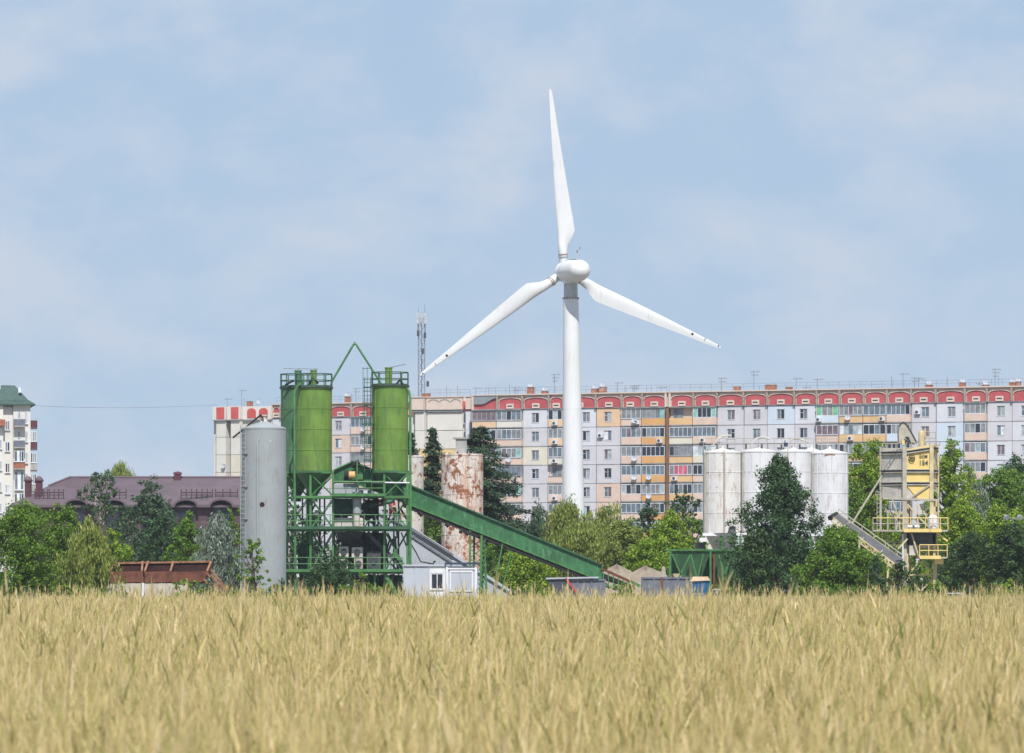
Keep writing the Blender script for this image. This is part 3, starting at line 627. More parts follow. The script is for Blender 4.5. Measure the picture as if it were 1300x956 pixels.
# ------------------------------------------------------------------ long house with the brown-violet roof
def long_house():
    D = 485.0; root = thing('long_house', 'long low house with a brown-violet hipped roof and arched dormers behind the left trees', 'house', (X(170, D), D + 7, 0))
    ze = Z(641, D); zr = Z(606.5, D + 8); x0, x1 = X(12, D), X(345, D); y0, y1 = D, D + 16
    m = MB(); m.box(x0 + .7, x1 - .6, y0 + .6, y1 - .6, 0, ze - .02, 0); m.build('wall', ['wall_purple'], root)
    m = MB(); xr0 = X(88, D + 8)
    m.hexa([(x0, y0, ze - .25), (x1, y0, ze - .25), (x1, y1, ze - .25), (x0, y1, ze - .25), (x0, y0, ze), (x1, y0, ze), (x1, y1, ze), (x0, y1, ze)], 0)
    mid = (y0 + y1) / 2; xk, zk = X(62, D + 8), Z(617, D + 8)
    V = [(x0, y0, ze + .01), (x1, y0, ze + .01), (x1, y1, ze + .01), (x0, y1, ze + .01), (xr0, mid, zr), (x1, mid, zr), (xk, mid - .5, zk), ]
    m.add(V, [(0, 1, 5, 4, 6), (0, 6, 3), (6, 4, 3), (4, 5, 2, 3), (1, 2, 5), (0, 3, 2, 1)], 0)
    m.tube([(xr0, mid, zr + .03), (x1, mid, zr + .03)], .14, 8, 0); m.tube([(xk, mid - .5, zk), (xr0, mid, zr + .03)], .12, 8, 0)
    ro = m.build('roof', ['roof_purple'], root)
    sl = (zr - ze) / (mid - y0)
    for px in (97, 145, 236, 281, 190):       # arched dormers in the eaves
        cx = X(px, D); m = MB(); w = 1.15; n = 10
        arc = [(cx + w * math.cos(t), ze - .25 + .72 * math.sin(t)) for t in [math.pi * i / n for i in range(n + 1)]]
        outer = [(cx + (w + .2) * math.cos(t), ze - .25 + .92 * math.sin(t)) for t in [math.pi * i / n for i in range(n + 1)]]
        for i in range(n):
            q = [arc[i], outer[i], outer[i + 1], arc[i + 1]]; m.prism([(p[0], y0 - .35, p[1]) for p in q], (0, 3.2, 0), 0)
        m.prism([(p[0], y0 + .5, p[1]) for p in arc], (0, .1, 0), 1)
        dm = m.build('dormer', ['roof_purple', 'dark'], root)
        m = MB(); m.box(cx - .95, cx + .95, y0 + .44, y0 + .55, ze - 2.6, ze - .05, 1); m.box(cx - .85, cx - .05, y0 + .42, y0 + .43, ze - 2.5, ze - .2, 2); m.box(cx + .05, cx + .85, y0 + .42, y0 + .43, ze - 2.5, ze - .2, 2)
        m.build('window', ['white_frame', 'wall_maroon', 'glass_dark'], root)
    for px in (31, 45):
        cx = X(px + 4, D + 3); m = MB(); b = Z(634, D + 3); t = Z(611, D + 3)
        m.box(cx - .3, cx + .32, D + 3, D + 4, b - 1.5, t, 0); m.box(cx - .4, cx + .42, D + 2.9, D + 4.1, t + .003, t + .14, 0)
        m.lathe((cx, D + 3.5, t + .15), [(0, .42), (.15, .38), (.35, .2), (.42, 0)], 12, 1); m.build('chimney', ['wall_maroon', 'roof_purple'], root)
    cx = X(225, D + 7); m = MB(); m.box(cx - .35, cx + .35, mid - .8, mid, zr - .8, zr + .35, 0); m.lathe((cx, mid - .4, zr + .36), [(0, .5), (.2, .4), (.3, 0)], 10, 0); m.build('chimney', ['wall_maroon'], root)
    m = MB()
    for (a, b, yy) in ((42, 58, 630), (60, 78, 634), (96, 108, 632), (133, 158, 636), (228, 248, 633), (248, 268, 636), (272, 300, 633)):
        yq = D + 2.2; z_ = ze + sl * 2.2 + .5
        m.tube([(X(a, D), yq, z_), (X(b, D), yq, z_)], .07, 5, 0); m.tube([(X(a, D), yq, z_ - .25), (X(b, D), yq, z_ - .25)], .05, 5, 0)
        for i in range(4): xx = X(a + (b - a) * i / 3, D); m.tube([(xx, yq, z_ - .6), (xx, yq, z_ + .35)], .05, 4, 0)
        m.build('snow_guard', ['wall_purple'], ro); m = MB()
long_house()

# faint overhead cables between left tower and the gable
def cable():
    m = MB(); pts = []
    for i in range(25):
        t = i / 24; px = 44 + (276 - 44) * t; D = 630 + 118 * t; q = P(px, 515 - 1.0 * t, D); q.z -= 1.0 * 4 * t * (1 - t) * .35; pts.append(q)
    m.tube(pts, .022, 4, 0); tag(m.build('overhead_cable', ['mast_grey']), 'thin overhead cable strung from the left apartment tower to the white gable end', 'cable')
cable()

# ------------------------------------------------------------------ generic tank helpers
def tank_body(root, px, r_px, D, ytop, zb, mats, rim=.04, dome=0, seams=3, vs=0, nm='tank_body', off=0):
    r = r_px / F * D; x = X(px, D); zt = Z(ytop, D); m = MB(); prof = []
    prof = [(zb, r)]
    for k in range(1, seams + 1):
        z = zb + (zt - zb) * k / (seams + 1); prof += [(z - .04, r), (z - .03, r + .02), (z + .03, r + .02), (z + .04, r)]
    prof += [(zt - .12, r), (zt - .11, r + rim), (zt, r + rim)]
    if dome: prof += [(zt + dome * .3, r * .72), (zt + dome * .75, r * .28), (zt + dome, .12), (zt + dome, 0)]
    else: prof += [(zt + .04, r * .9), (zt + .06, 0)]
    m.lathe((x, D, 0), prof, 40, 0)
    for k in range(vs):
        a = -math.pi / 2 + (-.9 + 1.8 * k / max(1, vs - 1)) + off; c = Vector((x + math.cos(a) * (r + .01), D + math.sin(a) * (r + .01), 0)); m.bar(c + Vector((0, 0, zb)), c + Vector((0, 0, zt)), .05, .03, 0)
    return m.build(nm, mats, root), x, r, zt
def railing(root, x, D, r, z, h, mats, n=10, polygon=False, gap=()):
    m = MB(); pts = [Vector((x + r * math.cos(2 * math.pi * k / n + .3), D + r * math.sin(2 * math.pi * k / n + .3), z)) for k in range(n)]
    for k in range(n):
        a, b = pts[k], pts[(k + 1) % n]; m.tube([a, a + Vector((0, 0, h))], .045, 5, 0)
        for hh in (.5, 1.0): m.tube([a + Vector((0, 0, h * hh)), b + Vector((0, 0, h * hh))], .04, 5, 0)
        m.bar(a + Vector((0, 0, .06)), b + Vector((0, 0, .06)), .14, .03, 0)
    return m.build('railing', mats, root)
def ladder(root, x, y, z0, z1, w=.42, mats=('dark_metal',), cage=False, name='ladder'):
    m = MB()
    for s_ in (-1, 1): m.tube([(x + s_ * w / 2, y, z0), (x + s_ * w / 2, y, z1)], .03, 5, 0)
    z = z0 + .2
    while z < z1: m.tube([(x - w / 2, y, z), (x + w / 2, y, z)], .02, 4, 0, False); z += .35
    if cage:
        z = z0 + 2
        while z < z1 + .8:
            pts = [(x + .38 * math.cos(t), y - .36 + .38 * math.sin(t) * 1.05, z) for t in [math.pi + math.pi * i / 8 for i in range(9)]]
            m.tube(pts, .022, 4, 0, False); z += .9
        for t in (math.pi * 1.15, math.pi * 1.5, math.pi * 1.85): m.tube([(x + .38 * math.cos(t), y - .36 + .4 * math.sin(t), z0 + 2), (x + .38 * math.cos(t), y - .36 + .4 * math.sin(t), z1 + .8)], .02, 4, 0, False)
    return m.build(name, list(mats), root)

# ------------------------------------------------------------------ green batching plant
DG = 380.0
def green_silo(px, r_px, D, ytop, ycyl, ycone, label, tankm, filt, tower):
    x = X(px, D); root = thing('cement_silo', label, 'silo', (x, D, 0), 'green cement silos')
    zb = Z(ycyl, D); _, x, r, zt = tank_body(root, px, r_px, D, ytop, zb, [tankm], .05, 0, 3, 3, 'silo_body')
    m = MB(); zc = Z(ycone, D); m.lathe((x, D, 0), [(zb + .02, r + .06), (zb - .16, r + .06), (zb - .18, r - .03), (zc, .28), (zc - .5, .28), (zc - .5, 0)], 32, 0); m.build('cone', ['green_cone'], root)
    m = MB(); m.lathe((x, D, 0), [(zt + .005, r + .12), (zt + .09, r + .12), (zt + .10, 0)], 28, 0); m.build('top_deck', ['dark_metal'], root)
    railing(root, x, D, r + .05, zt + .09, 1.05, ['green_dark'], 10)
    for (fx, w, h, yo) in filt:
        m = MB(); X0 = X(fx, D); wr = w / 2 / F * D; m.lathe((X0, D + yo, 0), [(zt + .1, wr), (zt + .1 + h * .93, wr), (zt + .1 + h * .93, wr * 1.12), (zt + .1 + h, wr * 1.12), (zt + .12 + h, 0)], 16, 0); m.build('dust_filter', [tankm], root)
    # tower: four legs, levels, X braces
    m = MB(); zt2 = zb - .1; hw = r * .93 if tower[0] is None else None
    xs = [X(tower[0], D), X(tower[1], D)]; yd = 1.25
    L4 = [Vector((xs[0], D - yd, 0)), Vector((xs[1], D - yd, 0)), Vector((xs[1], D + yd, 0)), Vector((xs[0], D + yd, 0))]
    for c in L4: m.bar(c, c + Vector((0, 0, zt2)), .17, .17, 0)
    lv = [zt2 - .05] + [Z(q, D) for q in (632, 673, 727)] + [0.4]
    for i in range(len(lv) - 1):
        for k in range(4):
            a, b = L4[k], L4[(k + 1) % 4]; za, zb_ = lv[i], lv[i + 1]
            m.bar(a + Vector((0, 0, za)), b + Vector((0, 0, za)), .15, .12, 0)
            m.bar(a + Vector((0, 0, za - .1)), b + Vector((0, 0, zb_ + .1)), .085, .07, 0); m.bar(b + Vector((0, 0, za - .1)), a + Vector((0, 0, zb_ + .1)), .085, .07, 0)
    m.build('lattice_tower', ['green_frame'], root)
    return root, x, r, zt
SA, xa, ra, zta = green_silo(398.5, 23, DG, 493, 598, 629, 'bright green cement silo on lattice tower, the front one of the left pair', 'green_tank', [(398, 8, 1.38, .2)], (395, 423.5))
SB, xb_, rb_, ztb = green_silo(378, 21.5, DG + 3.6, 493, 598, 629, 'darker bluish green silo half hidden behind the left front silo', 'green_tank_dull', [(378.5, 8.5, 1.35, -.2)], (364, 391))  # body colour darker and bluer than the front silo
SC, xc_, rc_, ztc = green_silo(495.3, 23, DG, 491, 598, 629, 'bright green cement silo with caged ladder, the single right one', 'green_tank', [(493.5, 9, 1.45, -.2)], (488.5, 517.5))
# pipes and roof details
m = MB(); m.tube([P(385, 486, DG - .2), P(378, 490, DG - 1.7), P(374, 497, DG - 1.75), P(374, 600, DG - 1.75), P(375, 752, DG - 1.75)], .10, 8, 0); m.build('filling_pipe', ['green_frame'], SA)
m = MB(); m.tube([P(516, 493, DG - .6), P(519.5, 497, DG - .8), P(520.8, 506, DG - 1.0), P(521, 612, DG - 1.3), P(521, 755, DG - 1.3)], .10, 8, 0); m.build('filling_pipe', ['green_frame'], SC)
for r_, (a, b, c) in ((SA, ((392, 489), (397, 480), (404, 487))), (SC, ((503, 488), (508, 482), (511, 487)))):
    m = MB(); m.tube([P(*a, DG - 1.2), P(*b, DG - 1.2), P(*c, DG - 1.2)], .11, 6, 0); m.build('vent_pipe', ['rubber'], r_)
m = MB(); m.tube([P(362, 489, DG + 2), P(367, 486, DG + 2), P(373, 483, DG + 2)], .10, 6, 0); m.build('vent_pipe', ['rubber'], SB)
m = MB(); m.bar(P(360, 468, DG), P(404, 468.5, DG), .05, .05); m.tube([P(379, 472, DG), P(379, 467, DG)], .04, 5); m.tube([P(400, 472, DG), P(400, 467, DG)], .04, 5); m.build('swing_arm', ['mast_grey'], SB)
m = MB(); m.bar(P(490, 467.5, DG), P(515, 462.5, DG), .07, .05); m.tube([P(493.5, 471, DG), P(493.5, 466, DG)], .06, 5); m.build('swing_arm', ['mast_grey'], SC)
ladder(SC, X(467, DG), DG - 1.0, Z(600, DG), Z(480, DG), .5, ('green_dark',), True)
m = MB()
for y in (498, 521, 544, 567, 590): m.bar(P(461, y - 6, DG - .8), P(475, y - 6, DG - .8), .06, .5)
m.build('ladder_bracket', ['green_dark'], SC)
m = MB(); m.tube([P(420.5, 489, DG), P(421.5, 484, DG), P(449, 437, DG), P(450.5, 436, DG), P(452, 437, DG), P(484.5, 488, DG)], .085, 8, 0); m.tube([P(450, 438, DG), P(450, 434, DG)], .05, 5, 0)
tag(m.build('transfer_pipe', ['green_frame']), 'green pipe bent to a sharp peak between the silo tops', 'pipe')

# batching house between the towers
def house():
    root = thing('batching_house', 'dark green steel mixing platform with walkways between the silo towers', 'mixing plant', (X(455, DG), DG, 0))
    D = DG
    def beam(x0, x1, y, d, h=.22, mi=0, m=None): m.bar(P(x0, y, d), P(x1, y, d), h, .25, mi)
    m = MB()
    for d in (D - 1.6, D + 2.6):
        for x in (440, 462, 476): m.bar(P(x, 760, d), P(x, 632 if d > D else 727, d), .12, .12, 0)
        for (y, x0, x1) in ((631, 374, 520), (673, 363, 520), (727, 363, 520)): beam(x0, x1, y, d, .2, 0, m)
    beam(424, 472, 612, D - 1.5, .18, 0, m)
    for x0, x1, y0, y1, d in ((425, 440, 675, 725, D + 1), (440, 462, 675, 725, D + 2), (462, 486, 675, 725, D + 1.5), (462, 486, 633, 671, D + 2), (440, 425, 729, 758, D), (462, 480, 729, 758, D), (488, 516, 729, 758, D - 1)):
        m.bar(P(x0, y0, d), P(x1, y1, d), .09, .09, 0); m.bar(P(x1, y0, d), P(x0, y1, d), .09, .09, 0)
    for x in (468, 474, 480, 500, 506, 448, 434, 384, 406, 412): m.bar(P(x, 760, D + 1.6), P(x, 633, D + 1.6), .13, .13, 1)
    m.build('steel_frame', ['green_frame', 'green_dark'], root)
    for y, x0, x1 in ((673, 363, 521), (727, 363, 512), (631.5, 424, 489)):
        m = MB(); z = Z(y, D); m.box(X(x0, D), X(x1, D), D - 2.2, D + 2.6, z + .12, z + .18, 0); m.box(X(x0, D), X(x1, D), D - 2.24, D - 2.20, z + .05, z + .28, 1); m.build('walkway', ['dark_metal', 'green_frame' if y != 673 else 'green_dark'], root)
        m = MB()
        for h in (.55, 1.05): m.tube([(X(x0, D), D - 2.2, z + .15 + h), (X(x1, D), D - 2.2, z + .15 + h)], .035, 5, 0)
        n_ = int((x1 - x0) / 14)
        for i in range(n_ + 1): xx = X(x0 + (x1 - x0) * i / n_, D); m.tube([(xx, D - 2.2, z + .15), (xx, D - 2.2, z + 1.2)], .035, 5, 0)
        m.build('railing', ['green_frame'], root)
    m = MB(); m.tube([P(424, 612, D - 2), P(489, 612, D - 2)], .09, 6, 0); m.tube([P(472, 612.5, D - 2.1), P(520, 613, D - 2.1)], .06, 6, 1); m.build('railing', ['green_frame', 'white_frame'], root)
    # gabled head house
    m = MB(); q = [P(424, 612, D), P(424, 597, D), P(445, 587, D), P(449, 588, D), P(472, 599, D), P(472, 612, D)]
    m.prism(q, (0, 3, 0), 0); m.bar(P(423, 597, D - .1), P(446, 586.5, D - .1), .1, .3, 1); m.bar(P(446, 586.5, D - .1), P(473, 599.5, D - .1), .12, .3, 2); m.build('head_cover', ['green_belt', 'green_frame', 'rubber'], root)
    m = MB(); m.lathe(P(443, 603.5, D - .6), [(0, 0), (0, .32), (.5, .32), (.5, 0)], 16, 0, (1, 0, 0)); m.lathe(P(437, 603, D - .6), [(0, 0), (0, .36), (.35, .36), (.35, 0)], 16, 1, (1, 0, 0)); m.build('drive_motor', ['orange', 'rubber'], root)
    m = MB(); m.box(X(447, D), X(461, D), D - .8, D - .2, Z(609, D), Z(602, D), 0); m.bar(P(453.5, 612, D - .9), P(453.5, 585, D - .9), .10, .10, 0); m.tube([P(449, 592, D - .4), P(452, 588, D - .6), P(456, 586, D - .6)], .2, 8, 1); m.build('gearbox', ['green_frame', 'rubber'], root)
    for (a, b, y0, y1, dd, mm) in ((440, 486, 676, 724, 2.45, 'green_dark'), (424, 440, 640, 671, 2.45, 'dark_metal'), (462, 478, 634, 658, 2.45, 'green_dark'), (392, 440, 730, 770, 2.3, 'dark_metal'), (455, 510, 730, 770, 2.3, 'dark_metal'), (376, 392, 690, 726, 2.45, 'green_dark')):  # dark sheets added behind the frame; the under-deck pair stands in for shade
        m = MB(); m.box(X(a, D), X(b, D), D + dd, D + dd + .12, Z(y1, D), Z(y0, D), 0)
        for i in range(int((b - a) / 3)): m.box(X(a + 3 * i + .6, D), X(a + 3 * i + 1.6, D), D + dd - .06, D + dd - .003, Z(y1, D), Z(y0, D), 0)
        m.build('cladding_and_shade_panel', [mm], root)
    for (a, b, c, d, w) in ((428, 690, 470, 640, .22), (444, 700, 486, 668, .3), (452, 676, 452, 700, .5), (468, 690, 508, 727, .12), (430, 640, 430, 671, .25), (458, 655, 486, 672, .18), (436, 700, 424, 727, .14), (400, 640, 386, 671, .14), (402, 676, 418, 726, .12), (492, 676, 514, 724, .12)):
        m = MB(); m.bar(P(a, b, D + .6), P(c, d, D + .6), w, w, 0); m.build('chute', ['dark_metal'], root)
    for i in range(26):
        a = random.uniform(428, 512); b = random.choice([636, 676]) + random.uniform(0, 10); m = MB(); m.bar(P(a, b, D + random.uniform(0, 2)), P(a + random.uniform(-14, 14), b + random.uniform(22, 44), D + random.uniform(0, 2)), random.uniform(.06, .16), .1, 0); m.build('brace', [random.choice(['green_dark', 'dark_metal', 'green_dark', 'bin_grey'])], root)
    # grey corrugated panel, dark mixer box, hopper
    m = MB(); x0, x1 = X(424, D), X(455, D); n_ = 18
    for i in range(n_): a = x0 + (x1 - x0) * i / n_; m.box(a, a + (x1 - x0) / n_ * .6, D - .35, D - .25, Z(628, D), Z(614.5, D), 0)
    m.box(x0, x1, D - .24, D + 2, Z(628, D), Z(614, D), 0); m.build('cladding_and_shade_panel', ['shed_grey'], root)
    m = MB(); m.box(X(425.5, D), X(449, D), D - .1, D + 2.2, Z(655, D), Z(633, D), 0); m.box(X(426, D), X(448, D), D - .5, D + .1, Z(652, D), Z(646, D), 0); m.build('mixer_box', ['green_dark'], root)
    m = MB(); m.box(X(425, D), X(450, D), D - .8, D + 1, Z(670, D), Z(657.5, D), 0); m.build('control_cabinet', ['dust_grey'], root)
    m = MB(); zt_ = Z(625, D); zb_ = Z(652, D); m.lathe((X(454, D), D - 1.3, 0), [(zb_, 0), (zb_, .35), (zt_ - .1, .35), (zt_ - .1, .39), (zt_, .39), (zt_ + .02, 0)], 20, 0); m.lathe((X(453.5, D), D - 1.3, 0), [(Z(668, D), 0), (Z(668, D), .26), (zb_ - .01, .26)], 16, 1); m.build('weigh_hopper', ['grey_tank', 'dust_grey'], root)
    m = MB()
    m.tube([P(452, 645, D + 1.0), P(488, 637, D + 1.0)], .28, 12, 0); m.tube([P(470, 642, D - .4), P(500, 636, D - .2)], .18, 10, 0); m.tube([P(480, 632, D + .5), P(455, 628, D + .3)], .2, 10, 0); m.build('screw_conveyor', ['green_dark'], root)
    def frus(xa, xb, ya, xc, xd, yb, d0, d1, e0, e1, mi=0, m=None):
        m.hexa([P(xc, yb, D) + Vector((0, e0, 0)), P(xd, yb, D) + Vector((0, e0, 0)), P(xd, yb, D) + Vector((0, e1, 0)), P(xc, yb, D) + Vector((0, e1, 0)),
                P(xa, ya, D) + Vector((0, d0, 0)), P(xb, ya, D) + Vector((0, d0, 0)), P(xb, ya, D) + Vector((0, d1, 0)), P(xa, ya, D) + Vector((0, d1, 0))], mi)
    m = MB(); frus(426, 464, 675, 436, 448, 694, -1.2, 2, 0, 1, 0, m); m.build('discharge_hopper', ['dark_metal'], root)
    for (a, b, y0, y1, mm) in ((431, 443, 694, 707, 'dust_grey'), (447, 461, 695, 708, 'dust_grey'), (450, 461, 709, 722, 'dust_beam'), (431, 442, 710, 722, 'dust_grey'), (466, 484, 700, 724, 'dark_metal')):
        m = MB(); m.box(X(a, D), X(b, D), D - .9, D + .8, Z(y1, D), Z(y0, D), 0); xm = (X(a, D) + X(b, D)) / 2; m.lathe((xm, D - .91, Z((y0 + y1) / 2, D)), [(0, 0), (0, .25), (.14, .22), (.14, 0)], 12, 1, (0, -1, 0)); m.build('machinery', [mm, 'dark_metal'], root)
    for x, y0, y1 in ((494, 640, 655), (499, 638, 652), (481, 634, 642)):
        m = MB(); m.box(X(x, D), X(x + 3.2, D), D - .6, D - .35, Z(y1, D), Z(y0, D), 0); m.box(X(x + .6, D), X(x + 2.6, D), D - .62, D - .605, Z(y0 + 6, D), Z(y0 + 4, D), 1); m.build('valve_box', ['red_cloth', 'white_frame'], root)
    m = MB(); m.bar(P(466, 676, D - .6), P(512, 722, D - .6), .35, .6, 0); m.bar(P(500, 700, D - 1.9), P(519, 728, D - 1.9), .28, .2, 1); m.bar(P(488, 727, D - 1.8), P(508, 762, D - 1.8), .3, .25, 1); m.build('chute', ['dark_metal', 'green_frame'], root)
    for i in range(9):
        x = 380 + i * 15 + random.uniform(-4, 4); m = MB(); m.bar(P(x, 762, D + 2.7), P(x, 729, D + 2.7), .3, .2, 0); m.build('support_post', ['bin_grey' if i % 2 else 'dark_metal'], root)
house()

# main conveyor gallery
def conveyor():
    D = DG + 4.2; root = thing('conveyor_gallery', 'long green inclined conveyor gallery sloping down to the sand heaps', 'conveyor', (X(640, D), D, 0))
    def top(x): return 616 + (x - 519) * (720 - 616) / (770 - 519)
    xa, xb = 446, 764
    m = MB(); th = lambda x: 25 - (x - 446) * 5.2 / 318; bel = 1.1
    for d in (0, 1.5):
        m.prism([P(xa, top(xa), D) + Vector((0, d, 0)), P(xb, top(xb), D) + Vector((0, d, 0)), P(xb, top(xb) + th(xb), D) + Vector((0, d, 0)), P(xa, top(xa) + th(xa), D) + Vector((0, d, 0))], (0, .08, 0), 0)
    n_ = 15
    for i in range(n_ + 1):
        x = xa + (xb - xa) * i / n_; a = P(x, top(x) + .5, D - .03); b = P(x, top(x) + th(x) - 1, D - .03); m.bar(a, b, .05, .05, 0)
    m.build('side_panels', ['green_belt'], root)
    m = MB(); m.prism([P(xa, top(xa) - 1.6, D), P(xb, top(xb) - 1.6, D), P(xb, top(xb) - .2, D), P(xa, top(xa) - .2, D)], (0, 1.7, 0), 0)
    a, b = P(xa, top(xa) - .8, D - .12), P(xb, top(xb) - .8, D - .12); m.bar(a, b, .12, .14, 0)
    m.build('roof_sheet', ['green_dark'], root)
    m = MB(); a, b = P(xa, top(xa) + th(xa) + .4, D - .05), P(xb, top(xb) + th(xb) + .4, D - .05); m.bar(a, b, .12, .12, 0); m.bar(a + Vector((0, 1.6, 0)), b + Vector((0, 1.6, 0)), .12, .12, 0)
    m.build('lower_rail', ['green_frame'], root)
    m = MB(); x = xa + 70; y_ = lambda x: top(x) + th(x)
    m.prism([P(510, y_(510) + 1, D), P(770, y_(770) + .6, D), P(785, y_(785) + 5.5, D), P(640, y_(640) + 8, D), P(590, y_(590) + 9, D), P(580, y_(580) + 6, D), P(512, y_(512) + 7, D)], (0, 1.3, 0), 0)
    for i in range(24):
        x = 520 + i * 11; m.tube([P(x, y_(x) + 5.2, D - .15), P(x, y_(x) + 5.2, D + 1.5)], .10, 8, 0)
    for x in (532, 545, 556, 566, 583, 591): m.tube([P(x, y_(x) + random.uniform(4, 9), D - .25), P(x + 4, y_(x) + 10, D - .25)], .18, 8, 0)
    m.build('return_belt', ['rubber'], root)
    # open loading end
    m = MB()
    m.bar(P(764, 722, D - .05), P(806, 741, D - .05), .22, .12, 1); m.bar(P(764, 741, D - .05), P(812, 757, D - .05), .16, .12, 0)
    m.bar(P(764, 722, D + 1.5), P(806, 741, D + 1.5), .22, .12, 1); m.bar(P(800, 738, D - .1), P(838, 757, D - .1), .24, .2, 0); m.bar(P(806, 741, D + 1.5), P(838, 757, D + 1.5), .2, .2, 0)
    for i in range(7): x = 766 + i * 6.4; m.bar(P(x, 723 + i * 2.8, D - .05), P(x, 741 + i * 2.1, D - .05), .09, .08, 0)
    m.build('loading_frame', ['green_frame', 'rust_panel'], root)
    m = MB()
    for i in range(12): x = 767 + i * 3.4; m.tube([P(x, 732 + i * 1.4, D), P(x, 732 + i * 1.4, D + 1.4)], .13, 10, 0)
    m.prism([P(764, 727, D + .4), P(806, 744, D + .4), P(806, 748, D + .4), P(764, 736, D + .4)], (0, .8, 0), 0); m.build('rollers', ['rubber'], root)
    # trestle supports
    m = MB()
    for dx0, dx1, d in ((597, 596, 0), (602, 601, 1.3), (611.5, 609, 0), (614, 619, 0.2), (613, 612, 1.3)): m.bar(P(dx0, y_(dx0) + 3, D + d), P(dx1, 775, D + d), .17, .14, 0)
    yy = 685
    while yy < 768:
        for (x0, x1, d) in ((597, 611, 0.65), (612, 616, 0)): m.bar(P(x0, yy, D + d), P(x1, yy + 11, D + d), .07, .06, 0); m.bar(P(x1, yy, D + d), P(x0, yy + 11, D + d), .07, .06, 0)
        yy += 12
    m.build('trestle', ['green_frame'], root)
    m = MB(); m.bar(P(638, y_(638) + 3, D), P(622, 775, D), .09, .08, 0); m.bar(P(650, 700, D - .1), P(630, 775, D - .1), .09, .08, 0); m.build('prop', ['green_frame'], root)
conveyor()

# ------------------------------------------------------------------ grey tank (left)
def grey_tank():
    D = 352.0; root = thing('grey_tank', 'tall plain light grey tank with conical top left of the green silos', 'tank', (X(335, D), D, 0))
    _, x, r, zt = tank_body(root, 335, 28.3, D, 543.5, 0.0, ['grey_tank'], .02, .55, 0, 0)
    m = MB(); m.lathe((X(334.5, D), D, 0), [(zt + .3, .38), (zt + .55, .34), (zt + .62, .22), (zt + .9, .22), (zt + .9, .3), (zt + .98, .3), (zt + 1.0, 0)], 16, 0); m.build('inlet_neck', ['dust_grey'], root)
    m = MB(); m.bar(P(295.5, 556, D - .4), P(331.5, 526.5, D - .4), .13, .13, 0); m.bar(P(330.8, 526, D - .4), P(334.5, 533, D - .4), .10, .1, 0); m.build('swing_arm', ['rubber'], root)
    m = MB(); m.tube([P(331, 557, D - 1.35), P(327.5, 558.5, D - 1.72), P(327, 562, D - 1.76), P(327, 755, D - 1.76)], .06, 8, 0); m.build('pipe', ['grey_tank'], root)
    ladder(root, X(309.5, D), D - 1.0, .3, Z(541, D), .36, ('grey_tank',))
    m = MB()
    for y in (577, 619, 660, 700): m.bar(P(308, y, D - .9), P(314.5, y, D - 1.2), .06, .08, 0)
    m.build('bracket', ['dark_metal'], root)
    for (px, py, s_) in ((344.5, 561, .10), (334.3, 641, .19), (349.5, 568, .06), (358, 584, .05), (312.5, 569, .10)):
        m = MB(); a = math.asin(max(-.95, min(.95, (X(px, D) - x) / r))); c = Vector((x + math.sin(a) * r, D - math.cos(a) * r, Z(py, D))); n = Vector((math.sin(a), -math.cos(a), 0))
        m.lathe(c - n * .02, [(0, 0), (.03, s_), (.035, 0)], 9, 0, n); m.build('patch', ['rust_dark' if s_ > .15 else 'dust_grey'], root)
grey_tank()

# rusty tanks
def rusty_tank(px, r_px, D, ytop, label, mt, box):
    root = thing('rusty_tank', label, 'tank', (X(px, D), D, 0), 'rusty white tanks behind the conveyor')
    _, x, r, zt = tank_body(root, px, r_px, D, ytop, 0, [mt], .03, 0, 3, 4)
    m = MB()
    for k in range(4): a = -2.3 + k * .5; m.bar((x + r * .93 * math.cos(a), D + r * .93 * math.sin(a), zt), (x + r * .93 * math.cos(a), D + r * .93 * math.sin(a), zt + random.uniform(.1, .35)), .12, .1, 0)
    m.build('lifting_lug', ['dark_metal'], root)
    if box:
        x0, x1 = X(578.5, D), X(592.5, D); m = MB(); m.box(x0, x1, D - .5, D + .5, zt - .05, Z(557.5, D), 0); m.box(x0 - .22, x1 + .12, D - .62, D + .62, Z(557.4, D), Z(555.5, D), 0); m.build('ventilation_box', ['concrete'], root)
rusty_tank(586.8, 26.6, 402, 577, 'large white tank heavily blotched with rust, concrete vent box on top', 'rusty_tank', True)
rusty_tank(517, 20.8, 408, 579, 'narrower rust-streaked white tank beside the right green silo', 'rusty_tank_light', False)

# lean-to shed with steep monopitch
def shed():
    D = 393.0; root = thing('gallery_shed', 'pale grey shed with a long sloping roof behind the small cabin', 'shed', (X(560, D), D, 0))
    m = MB(); m.prism([P(462, 640, D), P(521, 672, D), P(647, 752, D), P(650, 783, D), P(462, 783, D)], (0, 4, 0), 0)
    for i in range(16): x = 470 + i * 11; yt = 672 + (x - 521) * 80 / 126 if x > 521 else 640 + (x - 462) * 32 / 59; m.bar(P(x, yt + 2, D - .02), P(x, 783, D - .02), .04, .04, 0)
    m.bar(P(545, 715, D - .04), P(533, 735, D - .04), .05, .05, 1)
    m.build('wall', ['shed_grey', 'bin_grey'], root)
    m = MB(); m.prism([P(460, 636, D - .2), P(521, 667.5, D - .2), P(648, 748.5, D - .2), P(648, 752.5, D - .2), P(521, 671.5, D - .2), P(460, 641, D - .2)], (0, 4.4, 0), 0)
    m.bar(P(521, 679, D - .14), P(573, 713, D - .14), .07, .1, 1); m.bar(P(573, 713, D - .14), P(573, 725, D - .14), .06, .1, 1); m.bar(P(521, 669.6, D - .3), P(575, 704, D - .3), .07, .05, 1)
    m.build('roof', ['shed_grey', 'dark_metal'], root)
    m = MB(); m.tube([P(520, 688, D - 1), P(528, 701, D - 1), P(534, 713, D - 1), P(550, 716, D - 1), P(552, 712, D - 1)], .06, 6, 0); m.build('cable', ['rubber'], root)
shed()

